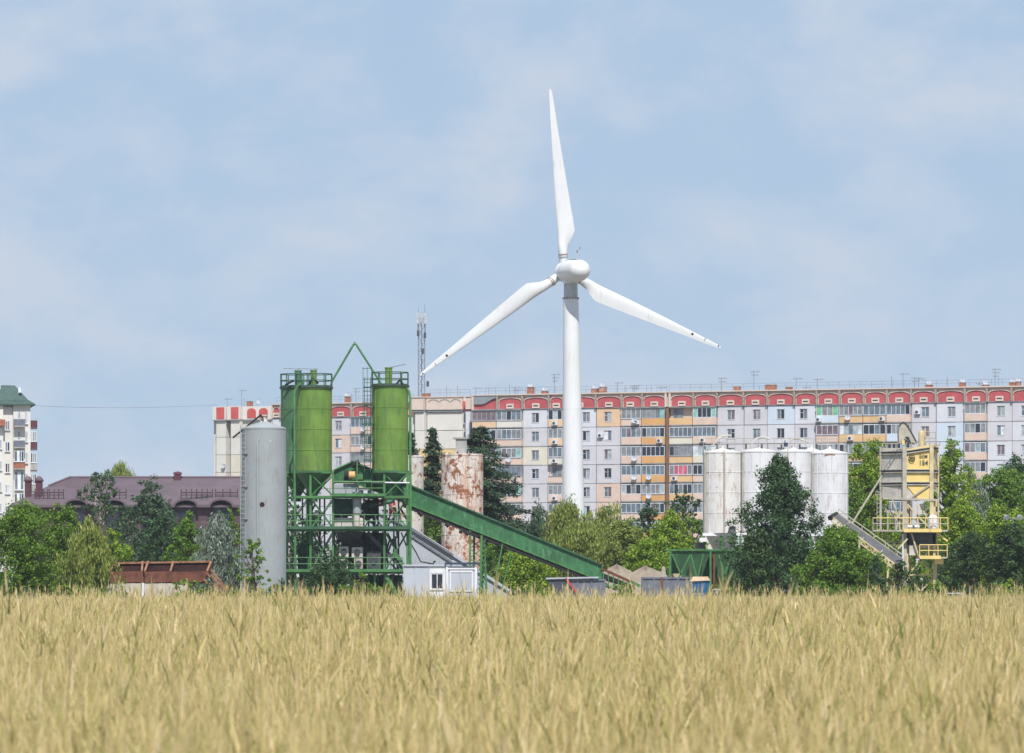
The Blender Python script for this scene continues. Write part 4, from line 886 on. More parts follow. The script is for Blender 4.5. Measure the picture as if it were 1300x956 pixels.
def cabin():
    D = 366.0; root = thing('site_cabin', 'small white and grey site cabin with one dark window in front of the conveyor', 'cabin', (X(560, D), D, 0))
    zt = Z(719, D); m = MB(); x0, x1 = X(512, D), X(606, D); m.box(x0, x1, D, D + 2.4, .02, zt, 0)
    m.box(x0, X(545, D), D - .05, D - .003, .02, zt - .05, 1); m.box(X(545.3, D), X(565, D), D - .04, D - .003, .02, Z(748.6, D), 2); m.box(X(545.3, D), X(547, D), D - .04, D - .003, Z(748.5, D), zt, 2); m.box(X(563, D), X(565, D), D - .04, D - .003, Z(748.5, D), zt, 2); m.box(X(547.1, D), X(562.9, D), D - .04, D - .003, Z(727.5, D), zt - .02, 2)
    for px in (512.6, 528, 544.3): m.box(X(px, D) - .03, X(px, D) + .03, D - .09, D - .052, .02, zt, 1)
    m.build('wall', ['cabin_grey', 'cabin_grey', 'cabin_white'], root)
    m = MB(); m.box(X(511, D), X(566, D), D - .15, D + 2.5, zt + .004, zt + .14, 0); m.box(X(564.5, D), X(609, D), D - .25, D + 2.5, zt + .15, zt + .30, 1); m.build('roof', ['cabin_grey', 'navy'], root)
    m = MB(); a, b = X(547.3, D), X(562.7, D); z0, z1 = Z(748, D), Z(728, D); m.box(a, b, D - .03, D - .004, z0, z1, 1)
    for q in (a, (a + b) / 2 - .03, b - .06): m.box(q, q + .06, D - .07, D - .031, z0, z1, 0)
    m.box(a + .06, b - .06, D - .07, D - .031, z0, z0 + .06, 0); m.box(a + .06, b - .06, D - .07, D - .031, z1 - .06, z1, 0); m.box(a - .1, b + .1, D - .12, D - .05, z0 - .08, z0 - .01, 0); m.build('window', ['white_frame', 'glass_dark'], root)
    m = MB(); a, b = X(566, D), X(605.5, D); z0, z1 = Z(751, D), zt - .12
    for q in (a, b - .18): m.box(q, q + .18, D - .10, D - .004, .02, zt, 0)
    m.box(a + .18, b - .18, D - .10, D - .004, z1 - .12, z1, 0); m.box(a + .3, b - .3, D - .085, D - .004, z1 - .35, z1 - .2, 0); m.box(a + .3, b - .3, D - .085, D - .004, z0, z0 + .1, 0)
    m.box(a + .45, b - .45, D - .05, D - .004, z0 + .12, z1 - .37, 1); m.box(a + .3, a + .42, D - .085, D - .004, z0 + .11, z1 - .36, 0); m.box(b - .42, b - .3, D - .085, D - .004, z0 + .11, z1 - .36, 0); m.build('shutter', ['cabin_white', 'shed_grey'], root)
    m = MB(); m.tube([P(550, 718, D + .5), P(550.5, 713, D + .5), P(552, 712, D + .5), P(553, 714, D + .5)], .05, 6, 0); m.build('vent_pipe', ['rubber'], root)
cabin()

# ------------------------------------------------------------------ white silo group on the right
def white_silo(px, r_px, D, ytop, label, mt, zb=0, dome=.55, arc=None, pipe=None):
    root = thing('white_silo', label, 'silo', (X(px, D), D, 0), 'group of white cement silos')
    _, x, r, zt = tank_body(root, px, r_px, D, ytop, zb, [mt], .03, dome, 3, 3, 'silo_body', .15)
    m = MB(); m.lathe((x, D, 0), [(zt + dome - .05, .2), (zt + dome + .12, .2), (zt + dome + .12, .13), (zt + dome + .22, .13), (zt + dome + .23, 0)], 12, 0); m.build('inlet_neck', ['white_tank_rust'], root)
    if arc:
        m = MB(); (a0, y0), (a1, y1), (a2, y2) = arc; pts = []
        for i in range(13):
            t = i / 12; xx = (1 - t) ** 2 * a0 + 2 * t * (1 - t) * a1 + t * t * a2; yy = (1 - t) ** 2 * y0 + 2 * t * (1 - t) * y1 + t * t * y2; pts.append(P(xx, yy, D - .3))
        m.tube(pts, .08, 6, 0); m.build('transfer_pipe', ['dust_grey'], root)
    if pipe:
        m = MB()
        for px_ in pipe: dxx = (X(px_, D) - x) / r; yy = D - r * math.sqrt(max(0, 1 - min(.98, abs(dxx)) ** 2)) - .12; m.tube([(X(px_, D), yy, zb), (X(px_, D), yy, zt - .1), (X(px_, D), yy + .3, zt + .15)], .075, 6, 0)
        m.build('filling_pipe', ['dust_beam'], root)
    return root, x, r, zt
W1, x1_, r1_, z1_ = white_silo(917, 24.6, 402, 574, 'white silo with brown rust blotches, leftmost of the white group', 'white_tank_rust', Z(677, 402), .32, ((905, 566), (914, 551), (928, 553)), (894.5, 918.5))
W2, *_ = white_silo(963, 24.6, 402.3, 573, 'clean white silo directly above the dark tree, second of the white group', 'white_tank', Z(677, 402), .32, ((953, 568), (960, 549), (978, 558)), (942,))
W3, *_ = white_silo(1007, 24.4, 402.6, 573, 'white silo with black cap behind the dark tree, third of the white group', 'white_tank', Z(677, 403), .3, ((1003, 562), (1006, 552), (1027, 562)), (999,))
W4, *_ = white_silo(1053, 24, 402, 575, 'clean white silo with red mark at its rim, rightmost of the white group', 'white_tank', Z(677, 402), .36, None, (1031,))
W5, *_ = white_silo(1030, 17, 407, 574, 'narrow white silo squeezed between and behind its two right neighbours', 'white_tank', Z(677, 409), .4)
m = MB(); m.box(X(995, 400), X(1000, 400), 399.8, 400.2, Z(567, 400), Z(562, 400), 0); m.box(X(996, 400), X(997, 400), 399.9, 400.1, Z(562, 400), Z(559, 400), 0); m.build('black_cap', ['navy'], W3)
m = MB(); a0 = 402 - 1.6; m.box(X(1047, 400.4), X(1060, 400.4), 400.38, 400.45, Z(577.6, 400), Z(575.8, 400), 0); m.build('red_mark', ['rust_bar'], W4)
m = MB()
for z in (0, .5): m.tube([P(893, 562 - z * 12, 402), P(1072, 563 - z * 12, 402)], .03, 5, 0)
for i in range(19): x = 893 + i * 10; m.tube([P(x, 578, 402), P(x, 556, 402)], .028, 5, 0)
for i in range(7): x = 922 + i * 23 + random.uniform(-3, 3); m.box(X(x, 402), X(x + 2, 402), 401.8, 402.2, Z(570, 402), Z(564, 402), 1)
m.build('railing', ['dust_beam', 'dark_metal'], W1)
# support frame under silo group
fr = thing('silo_frame', 'pale green and white steel frame carrying the white silos', 'steel frame', (X(960, 402), 402, 0))
m = MB(); D = 402
for dd in (-1.3, 1.3):
    for px in (894, 916, 940, 963, 986, 1008, 1030, 1053, 1075): m.bar(P(px, 779, D + dd), P(px, 679, D + dd), .2, .2, 0)
    m.bar(P(892, 678.5, D + dd), P(1077, 678.5, D + dd), .25, .25, 1); m.bar(P(892, 700, D + dd), P(1077, 700, D + dd), .16, .16, 0)
for i in range(8): a = 894 + i * 22.8; m.bar(P(a, 702, D - 1.3), P(a + 22.8, 775, D - 1.3), .1, .1, 0); m.bar(P(a + 22.8, 702, D - 1.3), P(a, 775, D - 1.3), .1, .1, 0)
m.build('legs', ['green_frame', 'cabin_white'], fr)
for px in (917, 963, 1005, 1053):
    m = MB(); m.lathe((X(px, D), D, 0), [(Z(678, D), 1.5), (Z(678, D) - .05, 1.45), (Z(712, D), .3), (Z(716, D), 0)], 20, 0); m.build('silo_cone', ['white_tank'], fr)
m = MB(); m.lathe(P(929.5, 672, D - 1.55), [(0, .2), (.12, .32), (.16, .25), (0.05, 0)], 14, 0, (0, -1, 0)); m.build('round_hatch', ['dark_metal'], fr)
m = MB(); m.box(X(888, D - 2), X(897, D - 2), D - 2.4, D - 1.6, Z(688, D), Z(683, D), 0); m.hexa([P(884, 697, D - 2), P(893, 697, D - 2), P(893, 697, D - 1), P(884, 697, D - 1), P(882, 689, D - 2.2), P(897, 689, D - 2.2), P(897, 689, D - .8), P(882, 689, D - .8)], 1)
m.bar(P(882, 697, D - 2), P(889, 679, D - 2), .08, .08, 1); m.build('dust_collector', ['cabin_white', 'dark_metal'], fr)

# green aggregate bunker
def bunker():
    D = 384.0; root = thing('aggregate_bunker', 'dark green aggregate bunker with V-braced frame below the white silos', 'bunker', (X(905, D), D, 0))
    def fr_(m, a, b, y0, c, d, y1, mi=0):
        m.hexa([P(c, y1, D - .5), P(d, y1, D - .5), P(d, y1, D + 1), P(c, y1, D + 1), P(a, y0, D - 1.6), P(b, y0, D - 1.6), P(b, y0, D + 2.2), P(a, y0, D + 2.2)], mi)
    for a, b, c, d in ((852, 902, 870, 886), (902.6, 952, 916, 932), (952.6, 1003, 968, 984)):
        m = MB(); fr_(m, a, b, 700, c, d, 747); m.build('hopper', ['green_bin'], root)
    m = MB(); m.box(X(844, D), X(1005, D), D - 1.7, D + 2.3, Z(699.5, D), Z(697.5, D), 0); m.box(X(850, D), X(1004, D), D + .4, D + .5, Z(742, D), Z(702, D), 1); m.build('rim_plate', ['green_frame', 'green_bin'], root)
    m = MB()
    for px in (851, 902, 952, 1003):
        for dd in (-1.85, 2): m.bar(P(px, 781, D + dd), P(px, 700, D + dd), .16, .16, 0)
    for a, b, c, d in ((877, 703, 853, 750), (877, 703, 885, 735), (893, 703, 886, 733), (853, 703, 868, 738), (912, 703, 926, 750), (928, 703, 918, 738), (952, 703, 940, 748)): m.bar(P(a, b, D - 1.9), P(c, d, D - 1.9), .11, .1, 0)
    m.bar(P(851, 752, D - 1.85), P(1003, 752, D - 1.85), .14, .12, 0); m.build('support_frame', ['green_frame'], root)
    m = MB(); m.bar(P(906.5, 783, D - 2.3), P(906.5, 703, D - 2.3), .17, .17, 0); m.build('rusty_post', ['rust_panel'], root)
bunker()
# low wall right of the blue bin (white strip)
m = MB(); D = 372; m.box(X(908, D), X(960, D), D, D + .25, 0, Z(749, D), 0); m.box(X(906, D), X(962, D), D - .05, D + .3, Z(749, D) + .003, Z(747.5, D), 0)
tag(m.build('low_wall', ['cabin_grey']), 'low pale grey wall under the dark tree at the field edge', 'wall')

# blue feed hopper
def blue():
    D = 352.0; root = thing('blue_hopper', 'small blue metal hopper covered with a tan board sheet', 'hopper', (X(890, D), D, 0))
    m = MB(); m.hexa([P(880.5, 753, D), P(897, 753, D), P(897, 753, D + 1), P(880.5, 753, D + 1), P(877, 738, D - .2), P(901, 738, D - .2), P(901, 738, D + 1.2), P(877, 738, D + 1.2)], 0)
    m.hexa([P(881, 772, D), P(887, 772, D), P(887, 772, D + .8), P(881, 772, D + .8), P(883, 754, D), P(895, 754, D), P(895, 754, D + .9), P(883, 754, D + .9)], 0); m.build('bin', ['blue_paint'], root)
    m = MB(); m.hexa([P(875.5, 738, D - .3), P(902, 737, D - .3), P(902, 737, D + 1.3), P(875.5, 738, D + 1.3), P(880, 732, D + .2), P(898, 732, D + .2), P(899, 732, D + .9), P(881, 732, D + .9)], 0); m.build('cover_sheet', ['tan_sheet'], root)
    m = MB()
    for px in (878, 900): m.bar(P(px, 785, D + .1), P(px, 738, D + .1), .09, .09, 0)
    m.build('legs', ['blue_paint'], root)
blue()

# grey bins
def grey_bin(a, b, y, D, label, side=None):
    root = thing('grey_bin', label, 'bin', (X((a + b) / 2, D), D, 0), 'grey open steel bins')
    m = MB(); x0, x1 = X(a, D), X(b, D); z = Z(y, D); m.box(x0, x1, D, D + .1, 0, z, 0); m.box(x0, x1, D + 2.4, D + 2.5, 0, z, 0); m.box(x0, x0 + .1, D + .101, D + 2.399, 0, z, 0); m.box(x1 - .1, x1, D + .101, D + 2.399, 0, z, 0)
    m.box(x0 - .08, x1 + .08, D - .08, D - .003, z - .12, z + .03, 1)
    n_ = max(2, int((b - a) / 14))
    for i in range(n_ + 1): xx = x0 + (x1 - x0) * i / n_; m.box(xx - .05, xx + .05, D - .07, D - .004, 0, z - .13, 1)
    m.build('bin_wall', ['bin_grey', 'bin_grey'], root)
    if side:
        m = MB(); m.prism([P(693, 735, D - .1), P(716, 734, D - .1), P(728, 757, D - .1), P(710, 757, D - .1)], (0, .1, 0), 0)
        m.bar(P(718, 734, D - .2), P(727, 745, D - .2), .12, .1, 1); m.bar(P(727, 745, D - .2), P(733, 755, D - .2), .12, .1, 1); m.bar(P(693, 734.5, D - .2), P(760, 733, D - .2), .12, .1, 2); m.build('tipping_flap', ['bin_dark', 'red_cloth', 'shed_grey'], root)
    else:
        m = MB(); m.bar(P(840, 757, D - .12), P(840, 733, D - .12), .2, .1, 0); m.build('rusty_stiffener', ['rust_panel'], root)
grey_bin(716, 768, 735.5, 372, 'grey steel bin with dark slanted flap under the conveyor end', True)
grey_bin(815, 876, 733, 376, 'grey steel bin between the sand heaps and the blue hopper')
def heap(px, py, wpx, D, label, skew=0):
    m = MB(); n = 40; rings = 16; W = wpx / F * D / 2; H = Z(py, D); x = X(px, D); vs = []; fs = []
    for i in range(rings + 1):
        t = (i / rings) ** 1.7
        for k in range(n):
            a = 2 * math.pi * k / n; rr = t * (1 + .08 * math.sin(3 * a + px) + .05 * math.sin(7 * a)); z = H * max(0, 1.0 - t ** .86) * (1 + .05 * math.sin(5 * a + 9 * t)) + .03 * math.sin(11 * a + 17 * t)
            vs.append((x + W * rr * math.cos(a) + skew * (1 - t), D + min(W, 5) * rr * math.sin(a), max(z - .25 * max(0, .12 - t) / .12, -.05)))
    for i in range(rings):
        for k in range(n): fs.append((i * n + k, i * n + (k + 1) % n, (i + 1) * n + (k + 1) % n, (i + 1) * n + k))
    m.add(vs, fs, 0, True); tag(m.build('sand_heap', ['sand']), label, 'sand heap', 'sand heaps behind the grey bin')
heap(819, 717, 270, 398, 'pointed sand heap rising behind the grey bin')
heap(783, 715, 250, 404, 'sand heap partly hidden by the rusty end of the conveyor')
m = MB(); D = 383; m.prism([P(846, 733, D), P(850, 728.5, D), P(864, 728, D), P(867, 733, D)], (0, 1.2, 0), 0); m.prism([P(838, 733, D + .2), P(841, 719, D + .2), P(844, 718.5, D + .2), P(846, 733, D + .2)], (0, .3, 0), 1)
m.box(X(846, D), X(867, D), D, D + 1.2, Z(760, D), Z(733.2, D), 0); tag(m.build('yellow_loader_cover', ['yellow_dusty', 'dust_beam']), 'small yellow machine cover showing above the grey bin', 'machine cover')

# rusty open bunker on the left
def rusty_bunker():
    D = 346.0; root = thing('rusty_bunker', 'open rusty aggregate bunker with three compartments on a pale concrete base', 'bunker', (X(205, D), D, 0))
    m = MB(); segs = [(140, 179.5), (184, 217), (218, 263)]
    for i, (a, b) in enumerate(segs):
        a_t = a + (2 if i == 1 else 0)
        m.prism([P(a, 726, D), P(b, 725, D), P(b - (6 if i == 2 else 0), 739, D), P(a, 740, D)], (0, .1, 0), 0)
        for k in range(3): xx = a + (b - a) * (k + .5) / 3; m.bar(P(xx, 726, D - .03), P(xx, 739, D - .03), .05, .05, 0)
    m.build('front_wall', ['rust_panel'], root)
    m = MB(); m.prism([P(135, 728, D + 2.5), P(268, 728, D + 2.5), P(268, 713, D + 2.5), P(145, 715, D + 2.5)], (0, .1, 0), 0); m.box(X(140, D), X(262, D), D + .12, D + 2.45, Z(740, D), Z(738, D), 0); m.build('back_wall', ['rust_dark'], root)
    m = MB()
    for (a, b) in ((184, 188), (216.5, 220), (263, 268), (180, 181), (140, 147)):
        m.bar(P(a, 725.5, D + .05), P(b, 713.5, D + 2.55), .16, .14, 0)
    m.bar(P(144, 715, D + 2.45), P(268, 713, D + 2.45), .14, .12, 0); m.bar(P(180, 727, D - .04), P(181, 745, D - .04), .16, .1, 1)
    m.prism([P(263.5, 725, D + .02), P(268, 713.5, D + 2.5), P(268, 728, D + 2.5), P(257.5, 739, D + .02)], (.05, 0, 0), 1); m.build('rim', ['rust_bar', 'rust_panel'], root)
    m = MB(); m.box(X(140, D), X(238, D), D + .05, D + 2.5, 0, Z(740.5, D), 0); m.bar(P(181, 765, D - .05), P(181.5, 740, D - .05), .14, .12, 1); m.box(X(130, D), X(141, D), D - .3, D + 1.5, 0, Z(744, D), 0); m.build('concrete_base', ['pale_concrete', 'cabin_white'], root)
    m = MB()
    for a, b, c, d in ((263, 727, 281, 757), (268, 723, 292, 753), (266, 733, 288, 758), (259, 735, 276, 757), (268, 730, 296, 758)): m.bar(P(a, b, D - .1), P(c, d, D - .1), .12, .1, 0)
    for i in range(5): m.bar(P(266 + i * 4.5, 733 + i * 5, D - .1), P(272 + i * 4.5, 729 + i * 5, D - .1), .06, .06, 0)
    m.build('ramp_frame', ['rust_bar'], root)
rusty_bunker()
m = MB(); D = 352; m.box(X(66, D), X(90, D), D, D + 2, 0, Z(728, D), 0); m.box(X(66, D) - .1, X(90, D) + .1, D - .1, D + 2.1, Z(728, D) + .003, Z(727, D), 0); tag(m.build('grey_kiosk', ['cabin_grey']), 'pale grey kiosk glimpsed behind the willow at the left', 'kiosk')

# ------------------------------------------------------------------ yellow batching tower
def yellow_tower():
    D = 375.0; root = thing('batching_tower', 'dusty yellow concrete batching tower with platforms and railings', 'batching tower', (X(1157, D), D, 0))
    pl = [(1121, 1.9), (1148.5, 0), (1182, 0), (1192.5, 1.5), (1190, 3.4), (1126, 3.6)]      # plan: px, depth
    def ring(y, ins=0, y_l=None):
        out = []
        for i, (px, dd) in enumerate(pl):
            yy = y[i] if isinstance(y, (list, tuple)) else y
            cxm = 1157; px2 = px + (cxm - px) * ins; d2 = dd + (1.8 - dd) * ins; out.append(P(px2, yy, D) + Vector((0, d2, 0)))
        return out
    def skin(m, r0, r1, mids):
        n = len(r0)
        for i in range(n): m.add([r0[i], r0[(i + 1) % n], r1[(i + 1) % n], r1[i]], [(0, 1, 2, 3)], mids[i])
    top = [569, 571, 565, 564, 564, 569]
    m = MB(); skin(m, ring(616, .02), ring(top, .02), [1, 0, 2, 0, 1, 1]); m.add(ring(top, .02), [(0, 1, 2, 3, 4, 5)], 1); m.build('aggregate_store', ['yellow_paint', 'dust_grey', 'yellow_dusty'], root)
    # inverted hopper
    m = MB(); r0 = ring(616, .03); r1 = [P(1163, 636, D) + Vector((0, .9, 0)), P(1165, 636, D) + Vector((0, .6, 0)), P(1180, 634, D) + Vector((0, .6, 0)), P(1181, 634, D) + Vector((0, 1.2, 0)), P(1179, 634, D) + Vector((0, 1.9, 0)), P(1166, 634, D) + Vector((0, 1.9, 0))]
    skin(m, r1, r0, [1, 0, 0, 0, 1, 1]); m.build('hopper', ['yellow_paint', 'dust_grey'], root)
    m = MB(); a = P(1122, 632, D) + Vector((0, 1.7, 0)); b = P(1147, 632, D) + Vector((0, .15, 0)); hh = Vector((0, 0, 16 / 16)); m.prism([a, b, b + Vector((0, 0, .92)), a + Vector((0, 0, .92))], (.0, .2, 0), 0)
    for i in range(8): q = a + (b - a) * (i + .5) / 8 + Vector((0, -.03, 0)); m.bar(q, q + Vector((0, 0, .9)), .03, .04, 0)
    m.build('side_box', ['dust_grey'], root)
    m = MB(); m.prism([P(1151.5, 617.5, D - .03), P(1181, 617.5, D - .03), P(1179.5, 633.5, D - .03), P(1165.5, 633.5, D - .03)], (0, .05, 0), 0); m.prism([P(1151, 618.5, D - .03), P(1164.5, 633.8, D - .03), P(1151, 633.8, D - .03)], (0, .05, 0), 1); m.build('hopper_plate', ['yellow_paint', 'dust_grey'], root)
    # band beams
    m = MB()
    for y in (572.5, 576, 596, 599.5, 612, 615.5):
        yy = [y, y, y - (5 if y < 580 else 0), y - (5 if y < 580 else 0), y, y]; r_ = ring(yy, -.02)
        for i in range(4): m.bar(r_[i], r_[(i + 1) % 6], .07, .16, 0)
    for y in (574.2, 597.8, 613.8):
        yy = [y, y, y - (5 if y < 580 else 0), y - (5 if y < 580 else 0), y, y]; r_ = ring(yy, -.005)
        for i in range(4): m.bar(r_[i], r_[(i + 1) % 6], .16, .06, 1)
    for q in (0,): m.bar(ring(577, -.02)[3], ring(611, -.02)[3], .05, .05, 0)
    m.build('band_beams', ['dust_beam', 'dark_metal'], root)
    m = MB()
    for i, w, yb, mi in ((0, .14, 690, 0), (1, .33, 690, 0), (2, .30, 662, 1), (3, .12, 678, 1)):
        q = ring(0, -.025)[i]; zt = Z(567 if i < 2 else 564, D); m.bar((q.x, q.y, Z(yb, D) if i > 1 else 0), (q.x, q.y, zt), w, .2, mi)
    for q in (P(1152, 780, D + .2), P(1186, 780, D + .2), P(1154, 780, D + 3), P(1188, 780, D + 3)): m.bar(q, (q.x, q.y, Z(634, D)), .2, .2, 1)
    m.bar(P(1151, 636, D - .1), P(1180, 616, D - .1), .1, .1, 0); m.bar(P(1121, 632.5, D - .1), P(1192, 635, D - .1), .16, .2, 0)
    for a, b, c, d in ((1133, 635, 1139, 652), (1139, 652, 1143, 675), (1152, 640, 1166, 656), (1166, 656, 1178, 668), (1143, 648, 1137, 675), (1165, 640, 1165, 672)): m.bar(P(a, b, D - .2), P(c, d, D - .2), .12, .1, 1 if a > 1150 else 0)
    for a, b, c, d in ((1152, 692, 1186, 730), (1186, 692, 1152, 730), (1152, 732, 1186, 770), (1186, 732, 1152, 770), (1122, 678, 1148, 712), (1148, 678, 1122, 712), (1122, 690, 1150, 690), (1152, 730, 1187, 730), (1122, 640, 1148, 670), (1168, 640, 1184, 672), (1127, 676, 1127, 640)): m.bar(P(a, b, D + .4), P(c, d, D + .4), .12, .1, 1 if a > 1150 else 0)
    m.build('steel_frame', ['dust_beam', 'yellow_dusty'], root)
    # snail-shaped cover on top
    m = MB(); out = [(1141.5, 563), (1141, 550), (1141.5, 541), (1144, 537), (1147.5, 536), (1151, 539), (1156, 547), (1162, 558), (1164, 563)]
    m.prism([P(a, b, D + .6) for a, b in out], (0, 1.4, 0), 0)
    for i in range(2, len(out) - 1): m.bar(P(*out[i], D + .62), P(*out[i + 1], D + .62), .09, .16, 1)
    m.prism([P(1149, 555, D + .55), P(1153, 554, D + .55), P(1156, 560, D + .55)], (0, .04, 0), 2); m.bar(P(1148, 558, D + .5), P(1161, 564, D + .5), .12, .1, 1); m.box(X(1145.5, D), X(1149, D), D + .3, D + .55, Z(564, D), Z(559, D), 3)
    m.build('bucket_cover', ['dust_beam', 'dark_metal', 'dark', 'yellow_paint'], root)
    m = MB(); m.lathe((X(1171.5, D), D + 1.2, 0), [(Z(566, D), .25), (Z(548, D), .25), (Z(546, D), .15), (Z(545.5, D), 0)], 14, 0); m.lathe((X(1176, D), D + 1.2, 0), [(Z(566, D), .09), (Z(544, D), .09), (Z(544, D), 0)], 8, 0); m.build('dust_filter', ['yellow_dusty'], root)
    m = MB()
    for y in (548.5, 556): m.tube([P(1174, y, D + .8), P(1188, y, D + .8)], .035, 5, 0)
    for x in (1180, 1188): m.tube([P(x, 566, D + .8), P(x, 548, D + .8)], .035, 5, 0)
    for x in range(1121, 1194, 6): m.tube([P(x, 570 if x < 1150 else 566, D + .3), P(x, (562 if x < 1142 else 561), D + .3)], .025, 4, 0)
    m.tube([P(1121, 563, D + .3), P(1141, 563, D + .3)], .03, 4, 0); m.bar(P(1120, 569.5, D + .3), P(1149, 569.5, D + .3), .08, .08); m.bar(P(1149, 569.5, D + .3), P(1193, 564.5, D + .5), .08, .5); m.build('top_railing', ['dust_beam'], root)
    # platforms
    for (x0, x1, y, d0, mi, nm) in ((1107, 1202, 675, -1.0, 0, 1), (1166, 1201, 709, -1.0, 0, 1)):
        m = MB(); z = Z(y, D); m.box(X(x0, D), X(x1, D), D + d0, D + 3, z, z + .12, 0); m.box(X(x0 if y > 700 else 1146, D), X(x1 - 8, D), D + d0 - .05, D + d0 - .003, z - .05, z + .22, 1); m.build('platform', ['dust_beam', 'yellow_paint'], root)
        m = MB()
        for h in (.5, .95):
            m.tube([(X(x0, D), D + d0, z + .12 + h), (X(x1, D), D + d0, z + .12 + h)], .04, 5, 1 if (y > 700 or h > .6) else 0)
        n_ = int((x1 - x0) / 9)
        for i in range(n_ + 1): xx = X(x0 + (x1 - x0) * i / n_, D); m.tube([(xx, D + d0, z + .1), (xx, D + d0, z + 1.08)], .04, 5, 1 if x0 + (x1 - x0) * i / n_ > 1140 else 0)
        m.build('railing', ['dust_beam', 'yellow_paint'], root)
    m = MB(); m.lathe((X(1184, D), D - .2, 0), [(Z(671, D), 0), (Z(671, D), .38), (Z(657, D), .38), (Z(654, D), .2), (Z(654, D), 0)], 18, 0); m.build('water_tank', ['cabin_white'], root)
    for x in (1152.5, 1161): m = MB(); m.lathe(P(x, 669, D - .3), [(0, 0), (0, .16), (.35, .16), (.35, 0)], 12, 0, (1, 0, 0)); m.build('motor', ['cabin_white'], root)
    m = MB(); m.box(X(1148, D), X(1188, D), D + .1, D + 2.6, Z(692, D), Z(677, D), 0); m.lathe(P(1150, 684, D + .9), [(0, 0), (0, .8), (2.2, .8), (2.2, 0)], 24, 1, (1, 0, 0)); m.build('mixer', ['dark_metal', 'dust_grey'], root)
    m = MB(); m.box(X(1154, D), X(1163, D), D - .3, D + .4, Z(705, D), Z(692, D), 0); m.bar(P(1157, 677, D - .5), P(1167, 708, D - .5), .12, .1, 1); m.bar(P(1190, 677, D - .6), P(1203, 687, D - .6), .14, .1, 2); m.box(X(1186, D), X(1197, D), D - .5, D + .6, Z(716, D), Z(709, D), 2); m.build('discharge_chute', ['dust_grey', 'yellow_dusty', 'yellow_paint'], root)
    ladder(root, X(1116, D), D - .2, Z(676, D), Z(628, D), .35, ('dust_beam',))
    m = MB(); m.tube([P(1146, 678, D - .4), P(1146.5, 760, D - .4)], .07, 6, 0); m.build('drain_pipe', ['cabin_white'], root)
    m = MB(); m.bar(P(1119.5, 604, D + 1), P(1082, 664, D + 1), .14, .14, 0); m.build('stay_beam', ['dust_beam'], root)
    for k in range(12):
        x = random.uniform(1123, 1188); y = random.uniform(641, 668); m = MB(); m.box(X(x, D), X(x + random.uniform(2, 6), D), D + .6, D + 1.5, Z(y + random.uniform(3, 8), D), Z(y, D), 0); m.build('machinery', [random.choice(['dust_grey', 'dark_metal', 'dust_beam', 'yellow_dusty'])], root)
    # sign: round emblem and lettering
    m = MB(); c = P(1157.5, 582, D - .06 + .0); ring_pts = [c + Vector((.24 * math.cos(t), 0, .26 * math.sin(t))) for t in [2 * math.pi * i / 20 for i in range(21)]]
    m.tube(ring_pts, .03, 5, 0, False); m.bar(c + Vector((-.17, 0, -.10)), c + Vector((0, 0, .16)), .05, .02, 0); m.bar(c + Vector((0, 0, .16)), c + Vector((.17, 0, -.10)), .05, .02, 0); m.bar(c + Vector((-.12, 0, -.12)), c + Vector((.05, 0, .02)), .05, .02, 0); m.bar(c + Vector((.12, 0, -.12)), c + Vector((-.03, 0, .0)), .05, .02, 0); m.build('emblem', ['dark'], root)
    for txt, px, py, sz in (('ECM', 1172.3, 581, .33), ('154', 1172.3, 590, .50)):
        cu = bpy.data.curves.new('lettering', 'FONT'); cu.body = txt; cu.size = sz; cu.align_x = 'CENTER'; cu.extrude = .008; cu.offset = .006; cu.materials.append(M['bin_dark'])
        tmp = bpy.data.objects.new('lettering_curve', cu); C.objects.link(tmp); bpy.context.view_layer.update()
        me = bpy.data.meshes.new_from_object(tmp.evaluated_get(bpy.context.evaluated_depsgraph_get())); bpy.data.objects.remove(tmp)
        ob = bpy.data.objects.new('lettering', me); C.objects.link(ob); ob.parent = root; q = P(px, py, D) - ORG[root.name] + Vector((0, -.03, 0)); ob.location = q; ob.rotation_euler = (R(90), 0, 0)
yellow_tower()
